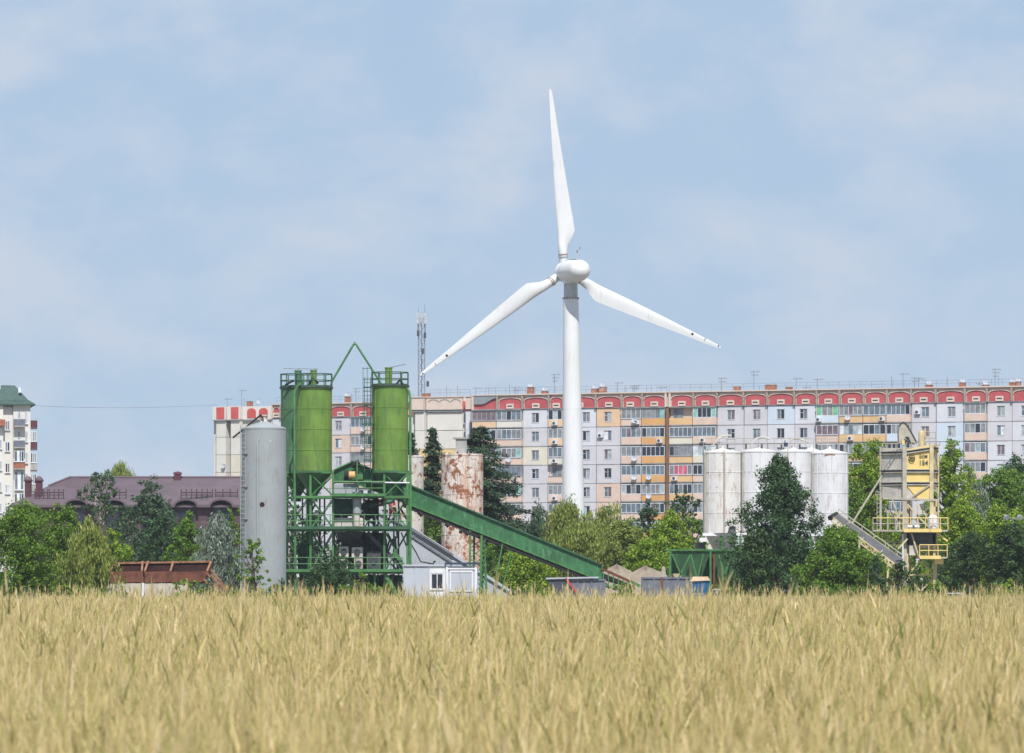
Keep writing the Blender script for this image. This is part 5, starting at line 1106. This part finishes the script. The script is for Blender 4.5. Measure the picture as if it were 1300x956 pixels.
def truss():
    D = 370.0; root = thing('belt_conveyor', 'dusty yellow truss conveyor with black belt leading to the yellow tower', 'conveyor', (X(1100, D), D, 0))
    A, B_ = (1056, 656), (1140, 719); A2, B2 = (1064.5, 652), (1146.5, 710.5)
    m = MB(); n_ = 11; off = Vector((0, 0, -.42))
    a0, a1, c0, c1 = P(*A, D), P(*B_, D), P(*A2, D + 1), P(*B2, D + 1)
    for p, q in ((a0, a1), (a0 + off, a1 + off)): m.bar(p, q, .11, .1, 0)
    m.bar(c0, c1, .11, .1, 1); m.bar(c0 + off, c1 + off, .1, .1, 1)
    for i in range(n_ + 1):
        p = a0 + (a1 - a0) * i / n_; q = c0 + (c1 - c0) * i / n_; m.bar(p, p + off, .07, .07, 0)
        if i < n_: p2 = a0 + (a1 - a0) * (i + 1) / n_; m.bar(p, p2 + off, .06, .06, 0)
        if i % 3 == 2 and i < n_: q2 = c0 + (c1 - c0) * (i - 1) / n_; m.bar(p, q, .07, .07, 1); 
    # upper hand rail
    h = Vector((0, 0, .35)); m.bar(c0 + h, c1 + h, .08, .08, 1)
    for i in range(0, n_ + 1, 2): q = c0 + (c1 - c0) * i / n_; m.bar(q, q + h, .05, .05, 1)
    m.build('truss', ['yellow_dusty', 'dust_beam'], root)
    m = MB(); z = Vector((0, 0, .02)); m.prism([a0 + z + Vector((.1, .08, 0)), a1 + z + Vector((0, .08, 0)), c1 + z - Vector((0, .08, 0)), c0 + z - Vector((.1, .08, 0))], (0, 0, -.05), 0); m.build('belt', ['belt_rubber'], root)
    m = MB()
    for i in range(7): p = a0 + (a1 - a0) * (i + .6) / 14 - Vector((0, 0, .62)); m.tube([p, p + Vector((0, 1, .1))], .14, 8, 0)
    m.tube([a0 + Vector((-.15, -.1, -.1)), c0 + Vector((-.15, .1, -.05))], .2, 12, 0); m.build('rollers', ['rubber'], root)
    m = MB()
    for t in (.12, .42, .86): p = a0 + (a1 - a0) * t; m.bar(p, (p.x - .3, p.y, 0), .14, .12, 0); q = c0 + (c1 - c0) * t; m.bar(q, (q.x - .3, q.y, 0), .14, .12, 0)
    m.bar(P(1140, 697, D - .3), P(1152, 684, D - .3), .12, .1, 0); m.build('legs', ['yellow_dusty'], root)
truss()

# twin floodlights above the right trees
def flood():
    D = 398.0; root = thing('floodlight_pole', 'thin pole with two round white lamp heads among the right trees', 'floodlight', (X(1286, D), D, 0))
    m = MB(); m.tube([P(1286, 778, D), P(1286, 658, D)], [.09, .05], 8, 0); m.tube([P(1276, 658, D), P(1296, 658, D)], .04, 6, 0); m.build('pole', ['mast_grey'], root)
    for x in (1277, 1294):
        m = MB(); m.lathe(P(x, 656, D), [(-.1, 0), (-.1, .12), (.1, .26), (.16, .28), (.17, 0)], 14, 0, (0.2, -.7, -.5)); m.build('lamp_head', ['white_frame'], root)
flood()

# car glimpsed in the shade at the right
def car():
    D = 372.0; x = X(1208, D); root = thing('parked_car', 'white parked car half hidden in the shade of the right bushes', 'car', (x, D, 0))
    m = MB(); prof = [(-2.1, .35), (-2.15, .75), (-1.9, .95), (-1.2, 1.0), (-.7, 1.42), (.75, 1.45), (1.35, 1.02), (2.0, .92), (2.15, .7), (2.1, .35)]
    m.prism([(x + a, D - .85, b + .5) for a, b in prof], (0, 1.7, 0), 0); m.build('body', ['cabin_white'], root)
    m = MB(); m.prism([(x + a, D - .87, b + .5) for a, b in [(-1.0, 1.02), (-.62, 1.36), (0, 1.38), (0, 1.02)]], (0, 1.74, 0), 0); m.prism([(x + a, D - .87, b + .5) for a, b in [(.08, 1.02), (.08, 1.38), (.7, 1.38), (1.15, 1.02)]], (0, 1.74, 0), 0); m.build('side_windows', ['glass_dark'], root)
    for a in (-1.3, 1.3):
        for y in (-.9, .7): m = MB(); m.lathe((x + a, D + y, .32), [(0, 0), (0, .32), (.2, .32), (.2, 0)], 18, 0, (0, 1, 0)); m.build('wheel', ['rubber'], root)
    for a in (-2.12,): m = MB(); m.box(x + a - .04, x + a + .1, D - .88, D - .5, 1.1, 1.3, 0); m.build('tail_light', ['orange'], root)
car()

# ------------------------------------------------------------------ foliage
def np_mesh(name, V, Fq, mats, parent=None, mi=None):
    me = bpy.data.meshes.new(name); me.vertices.add(len(V)); me.vertices.foreach_set('co', V.astype(np.float32).ravel())
    k = Fq.shape[1]; me.loops.add(Fq.size); me.loops.foreach_set('vertex_index', Fq.astype(np.int32).ravel())
    me.polygons.add(len(Fq)); me.polygons.foreach_set('loop_start', np.arange(0, Fq.size, k, dtype=np.int32)); me.polygons.foreach_set('loop_total', np.full(len(Fq), k, dtype=np.int32))
    for q in mats: me.materials.append(M[q])
    if mi is not None: me.polygons.foreach_set('material_index', mi.astype(np.int32))
    me.update(calc_edges=True)
    ob = bpy.data.objects.new(name, me); C.objects.link(ob)
    if parent: ob.parent = parent
    return ob
def leaf_quads(pos, nrm, size, asp=.55, up=None):
    n = len(pos); nrm = nrm / (np.linalg.norm(nrm, axis=1, keepdims=True) + 1e-9)
    r = rng.normal(size=(n, 3)) if up is None else up + rng.normal(size=(n, 3)) * .35
    u = np.cross(nrm, r); u /= (np.linalg.norm(u, axis=1, keepdims=True) + 1e-9); w = np.cross(nrm, u)
    s = size[:, None]
    V = np.stack([pos - w * s, pos + u * s * asp, pos + w * s, pos - u * s * asp], 1).reshape(-1, 3)
    return V, np.arange(4 * n).reshape(n, 4)
PROF = {
 'round': lambda t: np.sqrt(np.clip(1 - (2 * t - .95) ** 2 / 1.05, .02, 1)),
 'oval': lambda t: np.clip(np.sin(np.pi * np.clip(t * .92 + .06, 0, 1)) ** .45, .05, 1),
 'cone': lambda t: np.clip((1 - t) ** .8 * 1.0 * np.clip(t * 8 + .55, 0, 1), .03, 1),
 'bush': lambda t: np.sqrt(np.clip(1 - t ** 2.2, .02, 1)),
 'flame': lambda t: np.clip(np.clip((1 - t) * 1.35, 0, 1) ** .65 * np.clip(t * 4 + .45, 0, 1), .04, 1)}
def tree(name, label, cat, px, D, ytop, wpx, leaf, prof='round', ybot=None, dens=1.0, size=.17, trunk='bark', asp=.55, droop=0, seed=None, group='trees and bushes around the plant', clump=.13, up=False, lean=0, gap=.0):
    global rng
    rng = np.random.default_rng(seed if seed is not None else int(px * 13 + D))
    X0 = X(px, D); ztop = Z(ytop, D); zb = 0.25 if ybot is None else Z(ybot, D); W = wpx / F * D / 2; H = ztop - zb
    root = thing(name, label, cat, (X0, D, 0), group); f = PROF[prof]
    ncl = int(np.clip(W * H * 11 * dens / max(.55, W * .2), 90, 1300)); t = rng.random(ncl) ** .85
    # keep more clumps where the crown is wide
    keep = rng.random(ncl) < (.25 + .75 * f(t)); t = t[keep]; n = len(t)
    ang = rng.random(n) * 2 * np.pi; rad = (rng.random(n) ** .45)
    q1, q2, q3, q4 = rng.random(4) * 6.28
    lob = 1 + .24 * np.sin(2 * ang + q1) * np.sin(7 * t + q2) + .20 * np.sin(4 * ang + 13 * t + q3) + .12 * np.sin(7 * ang - 19 * t + q4) + rng.normal(size=n) * .08 - .06
    hole = np.sin(3 * ang + q2 + 4 * t) * np.sin(10 * t + q4)
    ok = (hole > -.62) | (rad < .45); t, ang, rad, lob = t[ok], ang[ok], rad[ok], lob[ok]; n = len(t)
    R_ = f(t) * W * np.clip(rad * lob, 0, 1.22)
    cr = max(.22, clump * min(W, H) * 1.35)
    c = np.stack([R_ * np.cos(ang) + lean * t * W, R_ * np.sin(ang) * .9, zb + H * t * (1 - cr / H * .8) - droop * R_ + H * .05 * np.sin(2 * ang + q3)], 1)
    crs = cr * (.65 + .7 * rng.random(n))
    if up: top = rng.random(n) < .3; c[top, 2] += cr * .4
    size = size * .72; nl = int(np.clip(34 * (cr / .5) ** 1.6 * (0.15 / size) ** 1.3, 18, 110))
    d = rng.normal(size=(n, nl, 3)); d /= np.linalg.norm(d, axis=2, keepdims=True)
    rr = rng.random((n, nl, 1)) ** .5; stretch = np.array([1, 1, 1.35 if up else .8])
    pos = (c[:, None, :] + d * rr * crs[:, None, None] * stretch).reshape(-1, 3)
    if droop: pos[:, 2] -= rng.random(len(pos)) * droop * .8
    nr = d.reshape(-1, 3) + rng.normal(size=(n * nl, 3)) * .55 + np.array([0, 0, .35])
    pos[:, 2] = np.maximum(pos[:, 2], .1); sz = size * (.55 + .8 * rng.random(len(pos)))
    upv = np.array([[0., 0, 1]]) if (up or droop) else None
    V, Fq = leaf_quads(pos, nr, sz, asp, None)
    if droop or up:
        nrm = nr.copy(); nrm[:, 2] *= .2; nrm /= np.linalg.norm(nrm, axis=1, keepdims=True) + 1e-9
        w = np.array([[0, 0, 1.0]]) + rng.normal(size=(len(pos), 3)) * .35; w -= nrm * (w * nrm).sum(1, keepdims=True); w /= np.linalg.norm(w, axis=1, keepdims=True); u = np.cross(nrm, w); s = sz[:, None] * 1.25
        V = np.stack([pos - w * s, pos + u * s * asp, pos + w * s, pos - u * s * asp], 1).reshape(-1, 3)
    np_mesh('crown', V, Fq, [leaf], root)
    m = MB(); h = zb + H * .86; tr = .05 + .028 * H
    pts = [Vector((X0, D, 0))] + [Vector((X0 + lean * W * q + .12 * math.sin(px + q * 4), D, h * q)) for q in (.2, .45, .7, 1)]
    m.tube(pts, [tr * 1.25, tr, tr * .8, tr * .5, tr * .15], 8, 0)
    idx = rng.choice(n, min(n, 26), replace=False)
    for i in idx:
        q = c[i]; zz = max(.3, q[2] - .9 * math.hypot(q[0], q[1]) - .3); zz = min(zz, h * .9); tt = zz / h
        b = Vector((X0 + lean * W * tt, D, zz)); e = Vector((X0 + q[0], D + q[1], q[2])); mid = (b + e) / 2 + Vector((0, 0, -.08 * (e - b).length)); m.tube([b, mid, e], [tr * .4 * (1.1 - tt * .6), tr * .25, .015], 5, 0, False)
    m.build('trunk', [trunk], root)
    return root
def fir(label, px, D, ytop, ybase, wpx, seed=1):
    global rng
    rng = np.random.default_rng(seed); X0 = X(px, D); zt = Z(ytop, D); zb = Z(ybase, D); W = wpx / F * D / 2; H = zt - zb
    root = thing('fir_tree', label, 'fir tree', (X0, D, 0), 'dark firs behind the rusty tanks')
    m = MB(); m.tube([(X0, D, 0), (X0, D, zb + H * .5), (X0, D, zt)], [.24, .15, .02], 8, 0)
    P_, N_, S_ = [], [], []; nw = int(H / .30)
    for i in range(nw):
        t = i / nw; z = zb + H * t
        nb = 8; Lw = W * ((1 - t) ** .75) * 1.12 + .18
        for k in range(nb):
            a = rng.random() * 2 * np.pi; L = Lw * rng.uniform(.35, 1.25); dr = .18 + .25 * (1 - t)
            tip = np.array([math.cos(a) * L, math.sin(a) * L, -dr * L + .22 * L * (rng.random())])
            if L > .6: m.tube([(X0, D, z), (X0 + tip[0] * .5, D + tip[1] * .5, z + tip[2] * .6), (X0 + tip[0], D + tip[1], z + tip[2] * .8 + .05)], [.04, .03, .01], 4, 0, False)
            ns = int(18 + 42 * L)
            s = rng.random(ns) ** .7; q = tip[None, :] * s[:, None]; q[:, 2] *= .9; q += rng.normal(size=(ns, 3)) * np.array([.10, .10, .06]) * (1 + .5 * L * (1 - s[:, None] * .5)); q[:, 2] += z - rng.random(ns) * .16
            P_.append(q); dn = np.tile(np.array([math.cos(a) * .4, math.sin(a) * .4, .9]), (ns, 1)) + rng.normal(size=(ns, 3)) * .5; N_.append(dn); S_.append(rng.uniform(.08, .21, ns))
    V, Fq = leaf_quads(np.concatenate(P_), np.concatenate(N_), np.concatenate(S_), .4)
    np_mesh('crown', V, Fq, ['leaf_needle'], root); m.build('trunk', ['bark'], root)
fir('slender dark fir between the two rusty tanks', 549, 432, 541, 745, 62, 3)
fir('large spreading dark fir right of the big rusty tank', 610, 430, 539, 712, 160, 4)
fir('dark fir tip showing right beside the right green silo', 521, 438, 546, 745, 50, 5)

T = tree
# left side
T('bushy_tree', 'broad bright green tree filling the left edge of the photo', 'tree', 28, 349, 635, 122, 'leaf_mid', 'bush', dens=1.2, size=.14)
T('bushy_tree', 'bright green round tree right of the left-edge tree', 'tree', 76, 353, 641, 84, 'leaf_mid', 'bush', dens=1.2, size=.14)
T('willow_tree', 'loose yellow-green willow in front of the violet roof', 'willow', 112, 346, 664, 92, 'leaf_yellowgreen', 'bush', asp=.28, size=.2, up=True)
T('bushy_tree', 'fresh green bush left of the rusty bunker', 'tree', 142, 356, 672, 62, 'leaf_bright', 'round')
T('birch_tree', 'slender birch with pale trunk before the violet roof', 'birch', 128, 430, 598, 50, 'leaf_dark', 'oval', ybot=668, trunk='birch_bark', dens=.9, clump=.12)
T('dark_tree', 'blue-green tree standing right in front of the violet roof middle', 'tree', 190, 416, 609, 72, 'leaf_blue', 'oval', dens=1.4, clump=.11)
T('dark_tree', 'dark green tree between the birch and the blue-green tree', 'tree', 157, 420, 640, 50, 'leaf_dark', 'oval')
T('dark_tree', 'dark green tree low behind the rusty bunker', 'tree', 205, 400, 652, 74, 'leaf_dark', 'bush')
T('weeping_willow', 'pale weeping willow rising above the violet roof ridge', 'willow', 153, 530, 582, 84, 'leaf_yellowgreen', 'bush', ybot=640, asp=.2, size=.24, droop=.5, clump=.12)
T('bushy_tree', 'mid green tree left of the silver willow', 'tree', 238, 380, 652, 66, 'leaf_mid', 'bush', dens=1.2)
T('silver_willow', 'silvery grey willow beside the grey tank', 'willow', 274, 366, 655, 72, 'leaf_silver', 'bush', asp=.3, size=.16, dens=1.3, up=True)
T('bushy_tree', 'dark green tree squeezed behind the silver willow', 'tree', 296, 372, 648, 42, 'leaf_mid', 'oval')
T('bush', 'leafy dark bush in front of the grey tank foot', 'bush', 320, 344, 680, 40, 'leaf_mid', 'oval', dens=1.0, size=.15)
T('bush', 'low bright bush hugging the rusty bunker front', 'bush', 238, 342, 733, 56, 'leaf_mid', 'bush', size=.14)
T('bush', 'dark green bush before the left silo tower', 'bush', 420, 362, 703, 66, 'leaf_dark', 'round', dens=1.4, size=.15)
T('bush', 'small dark bush at the grey tank right side', 'bush', 360, 350, 733, 42, 'leaf_dark', 'bush', size=.14)
T('bush', 'low green bush beneath the mixing platform', 'bush', 458, 364, 725, 40, 'leaf_mid', 'bush', size=.14)
T('bush', 'shrub seen through the legs of the left silo tower', 'bush', 372, 398, 640, 40, 'leaf_dark', 'bush', size=.16)
T('dark_tree', 'dark tree seen through the legs of the left silo tower', 'tree', 396, 408, 652, 60, 'leaf_dark', 'bush')
T('dark_tree', 'dark tree seen behind the mixing platform', 'tree', 446, 412, 664, 66, 'leaf_deep', 'bush')
T('dark_tree', 'dark tree seen through the legs of the right silo tower', 'tree', 496, 416, 676, 50, 'leaf_dark', 'bush')
# behind conveyor
T('bushy_tree', 'bright green tree under the middle of the conveyor', 'tree', 668, 404, 690, 92, 'leaf_bright', 'bush', dens=1.2)
T('bushy_tree', 'green shrub filling the gap between conveyor and shed', 'tree', 640, 412, 672, 70, 'leaf_mid', 'bush')
T('bushy_tree', 'dark low tree behind the tanks, between the two rusty ones', 'tree', 550, 424, 640, 60, 'leaf_mid', 'bush')
T('willow_tree', 'grey-green loose tree left of the turbine foot', 'willow', 684, 436, 644, 78, 'leaf_blue', 'flame', asp=.3, size=.22, up=True, dens=.9)
T('willow_tree', 'yellow-green willow right in front of the turbine foot', 'willow', 724, 430, 638, 96, 'leaf_yellowgreen', 'bush', asp=.28, size=.22, up=True, dens=1.1)
T('willow_tree', 'olive willow just right of the turbine foot', 'willow', 766, 434, 646, 88, 'leaf_yellowgreen', 'bush', asp=.28, size=.22, up=True)
T('willow_tree', 'low olive willow above the conveyor lower end', 'willow', 738, 420, 668, 110, 'leaf_yellowgreen', 'bush', asp=.3, size=.2, up=True)
T('bushy_tree', 'soft green tree behind the sand heaps', 'tree', 796, 416, 658, 92, 'leaf_yellowgreen', 'bush', dens=1.1)
T('willow_tree', 'tall loose willow filling the gap right of the spreading fir', 'willow', 652, 440, 664, 60, 'leaf_yellowgreen', 'bush', asp=.3, size=.2, up=True)
T('bushy_tree', 'green tree low behind the grey bin', 'tree', 826, 408, 680, 90, 'leaf_bright', 'bush')
T('dark_tree', 'dark round tree in front of the orange balconies', 'tree', 823, 444, 636, 40, 'leaf_dark', 'round', ybot=700, dens=1.3)
T('dark_tree', 'irregular dark tree covering the foot of the brown wall joint', 'tree', 867, 440, 621, 52, 'leaf_dark', 'oval', ybot=720, clump=.13)
T('bushy_tree', 'glowing yellow-green tree left of the white silos', 'tree', 850, 425, 648, 66, 'leaf_bright', 'round', ybot=740, dens=1.3)
T('bushy_tree', 'mid green tree touching the left white silo', 'tree', 880, 436, 655, 40, 'leaf_mid', 'oval')
T('bushy_tree', 'green undergrowth tree below the white silos', 'tree', 930, 428, 700, 90, 'leaf_mid', 'bush')
# right side
T('large_tree', 'large dark blue-green tree in front of the white silos', 'tree', 990, 372, 581, 156, 'leaf_dark', 'flame', dens=1.5, clump=.09, size=.16)
T('dark_tree', 'dark lower tree left under the large dark tree', 'tree', 962, 368, 672, 66, 'leaf_deep', 'bush', dens=1.3)
T('bushy_tree', 'deep green bush in front of the truss conveyor', 'bush', 1066, 352, 664, 112, 'leaf_mid', 'bush', dens=1.4, size=.15)
T('bushy_tree', 'dark green bush right of the large dark tree', 'bush', 1032, 350, 700, 62, 'leaf_mid', 'bush', size=.15)
T('bushy_tree', 'bright green tree between the white silos and the yellow tower', 'tree', 1101, 424, 564, 76, 'leaf_bright', 'oval', dens=1.2)
T('bushy_tree', 'fresh green tree behind the stay beam of the yellow tower', 'tree', 1086, 418, 612, 56, 'leaf_mid', 'bush', dens=1.1)
T('bush', 'dark bush at the foot of the yellow tower', 'bush', 1146, 350, 712, 62, 'leaf_deep', 'bush', size=.15)
T('bush', 'dark bush between the truss conveyor legs and the tower', 'bush', 1112, 348, 704, 44, 'leaf_dark', 'bush', size=.15)
T('bushy_tree', 'bright green tree right behind the yellow tower', 'tree', 1206, 424, 563, 66, 'leaf_bright', 'oval', dens=1.2)
T('willow_tree', 'grey-green willow between two bright trees at the right', 'willow', 1234, 428, 600, 44, 'leaf_silver', 'oval', asp=.25, size=.2, up=True, ybot=700)
T('bushy_tree', 'dark green tree top at the far right edge', 'tree', 1292, 446, 578, 62, 'leaf_dark', 'round', ybot=700)
T('bushy_tree', 'rounded green tree at right in front of the flats', 'tree', 1276, 436, 592, 80, 'leaf_mid', 'round', ybot=740, dens=1.3)
T('bushy_tree', 'wide yellow-green bush below the grey-green willow', 'tree', 1222, 408, 634, 84, 'leaf_bright', 'bush', dens=1.3)
T('bushy_tree', 'wide green bush under the floodlights', 'tree', 1272, 404, 640, 84, 'leaf_bright', 'bush', dens=1.2)
T('dark_tree', 'dark tree mass right of the yellow tower platforms', 'tree', 1232, 385, 672, 76, 'leaf_deep', 'round', ybot=735, dens=1.3)
T('dark_tree', 'dark tree at right edge above the field', 'tree', 1283, 382, 664, 80, 'leaf_deep', 'bush', dens=1.4)
T('bush', 'bright green small bush at the right field edge', 'bush', 1283, 346, 733, 40, 'leaf_bright', 'bush', size=.14)
T('dark_tree', 'dark undergrowth right behind the parked car', 'tree', 1212, 396, 690, 70, 'leaf_dark', 'bush')
# low hedge of weeds along the field edge
row = [(-8, 'at the very left edge'), (34, 'below the big bright tree at left'), (78, 'in front of the grey kiosk'), (118, 'just left of the rusty bunker base'), (262, 'under the sloping rusty ramp bars'),
       (296, 'left of the grey tank foot'), (344, 'touching the right side of the grey tank foot'), (392, 'under the left silo tower'), (440, 'under the mixing platform middle'), (484, 'left of the site cabin'), (660, 'right of the shed end'),
       (790, 'under the open conveyor end'), (928, 'right of the rusty post'), (972, 'under the large dark tree, left half'), (1016, 'under the large dark tree, right half'), (1062, 'below the deep green bush'),
       (1106, 'left of the yellow tower foot'), (1150, 'at the yellow tower foot'), (1190, 'left of the parked car'), (1236, 'right of the parked car'), (1268, 'left of the bright bush at the right edge'), (1308, 'at the very right edge')]
for i, (px, where) in enumerate(row):
    T('low_shrub', 'low shrub on the field edge ' + where, 'shrub', px, 341 + (i * 7 % 5), 742 + (i * 5 % 9) - 4, 52, ['leaf_mid', 'leaf_dark', 'leaf_mid'][i % 3], 'bush', size=.14, group='low shrubs along the field edge', dens=.8)
# background trees that hide the foot of the flats
back = [(590, 690, 'behind the big rusty tank'), (640, 668, 'behind the spreading fir'), (668, 676, 'left of the turbine foot, far back'), (700, 668, 'right behind the turbine foot, left side'), (748, 664, 'behind the turbine foot, right side'), (786, 672, 'below the plain beige wall column'), (816, 680, 'far back below the orange balconies'),
        (852, 676, 'far back at the foot of the brown joint'), (884, 684, 'far back left of the white silos'), (1090, 640, 'far back between white silos and yellow tower'), (1122, 655, 'far back right behind the tower hopper'), (1150, 660, 'far back seen through the tower frame'), (1182, 650, 'far back seen beside the tower water tank'),
        (1214, 640, 'far back under the pink balconies'), (1250, 634, 'far back below the grey-green willow'), (1290, 628, 'far back at the right edge')]
for i, (px, yt, where) in enumerate(back):
    T('background_tree', 'soft green tree ' + where, 'tree', px, 500 + (i * 17 % 50), yt, 62, ['leaf_mid', 'leaf_yellowgreen', 'leaf_bright', 'leaf_mid'][i % 4], 'round', size=.24, group='background trees at the foot of the flats', dens=.7)

# ------------------------------------------------------------------ crop field (uncountable: one object)
def crop():
    rg = np.random.default_rng(5)
    Vs, Fs, Ms = [], [], []; off = 0
    def blades(base, dirv, length, width, mi, bend=0.0, segs=2):
        """flat tapering blades, camera-agnostic random facing"""
        nonlocal off
        n = len(base); a = rg.random(n) * 2 * np.pi; side = np.stack([np.cos(a), np.sin(a), np.zeros(n)], 1)
        side -= dirv * (side * dirv).sum(1, keepdims=True); side /= np.linalg.norm(side, axis=1, keepdims=True) + 1e-9
        rows = []
        for s in range(segs + 1):
            t = s / segs; p = base + dirv * (length * t)[:, None]
            hz = dirv.copy(); hz[:, 2] = 0; p = p + hz * (bend * length * t * t)[:, None] if np.ndim(bend) else p + hz * (bend * t * t * length[:, None])
            p[:, 2] -= (np.abs(bend) * .45 * t * t * length)
            wv = width * (1 - .75 * t) if s < segs else width * .15
            rows.append(p - side * wv[:, None] / 2); rows.append(p + side * wv[:, None] / 2)
        V = np.stack(rows, 1).reshape(-1, 3); k = 2 * (segs + 1)
        b = (np.arange(n) * k)[:, None]
        F_ = np.concatenate([b + np.array([[2 * s, 2 * s + 1, 2 * s + 3, 2 * s + 2]]) for s in range(segs)], 0)
        Vs.append(V); Fs.append(F_ + off); Ms.append(np.full(len(F_), mi)); off += len(V)
    for (y0, y1, dens, nsp, nleaf, wsc) in ((17, 45, 13, 10, 5, .72), (45, 90, 11.0, 8, 3, .85), (90, 170, 6.0, 6, 2, 1.15), (170, 334, 3.0, 5, 1, 1.8)):
        # trapezoid sampling
        W1 = y1 * 650 / F * 1.25 + 1.5; n = int(dens * 2 * W1 * (y1 - y0)); x = (rg.random(n) * 2 - 1) * W1; y = y0 + rg.random(n) * (y1 - y0)
        ok = np.abs(x) < y * 650 / F * 1.25 + 1.5; x, y = x[ok], y[ok]; n = len(x)
        hgt = 1.49 + .07 * np.sin(x * .7 + y * .13) + .05 * np.sin(x * 2.1 - y * .31) + rg.normal(size=n) * .085 + (rg.random(n) < (.05 if y1 < 46 else .18)) * np.minimum(rg.exponential(.12 if y1 < 46 else .26, n), .30 if y1 < 46 else .85)
        lean = rg.normal(size=(n, 2)) * .09
        b0 = np.stack([x, y, np.zeros(n)], 1); tipd = np.stack([lean[:, 0], lean[:, 1], np.ones(n)], 1); tipd /= np.linalg.norm(tipd, axis=1, keepdims=True)
        neck = b0 + tipd * hgt[:, None]
        blades(b0 + tipd * .6, tipd, hgt - .55, np.full(n, .020 * wsc), 0, 0.0, 1)
        blades(neck, tipd, rg.uniform(.16, .40, n), np.full(n, .022 * wsc), 0, 0.0, 1)
        for k in range(nsp - 1):
            a = rg.random(n) * 2 * np.pi; tl = rg.uniform(.12, .55, n); d = np.stack([np.cos(a) * tl, np.sin(a) * tl, np.ones(n)], 1) + tipd * .3; d /= np.linalg.norm(d, axis=1, keepdims=True)
            blades(neck - tipd * (rg.random(n) * .14)[:, None], d, rg.uniform(.12, .32, n), np.full(n, .016 * wsc), 0, .15, 1)
        for k in range(nleaf):
            a = rg.random(n) * 2 * np.pi; tl = rg.uniform(.12, .5, n); d = np.stack([np.cos(a) * tl, np.sin(a) * tl, np.ones(n)], 1); d /= np.linalg.norm(d, axis=1, keepdims=True)
            hb = hgt - rg.uniform(.08, .55, n); g_ = (rg.random() < .5)
            blades(b0 + tipd * hb[:, None], d, rg.uniform(.22, .42, n), np.full(n, .028 * wsc), 1 if k % 3 != 1 else 0, .35, 3)
    V = np.concatenate(Vs); Fq = np.concatenate(Fs); Mi = np.concatenate(Ms)
    ob = np_mesh('crop_field', V, Fq, ['crop_straw', 'crop_green'], None, Mi); ob['kind'] = 'stuff'; ob['label'] = 'ripe straw-yellow crop field filling the foreground'; ob['category'] = 'crop'
crop()

# ------------------------------------------------------------------ air between camera and flats
m = MB(); m.box(-700, 700, -30, 1000, -1, 60, 0)
hz = bpy.data.materials.new('haze'); hz.use_nodes = True; n_ = hz.node_tree.nodes; n_.remove(n_['Principled BSDF']); M['haze'] = hz
pv = n_.new('ShaderNodeVolumePrincipled'); pv.inputs['Color'].default_value = (0.80, 0.88, 1.0, 1); pv.inputs['Density'].default_value = 0.00008; pv.inputs['Anisotropy'].default_value = 0.0
hz.node_tree.links.new(pv.outputs[0], n_['Material Output'].inputs['Volume'])
o = m.build('haze', ['haze']); o['kind'] = 'stuff'
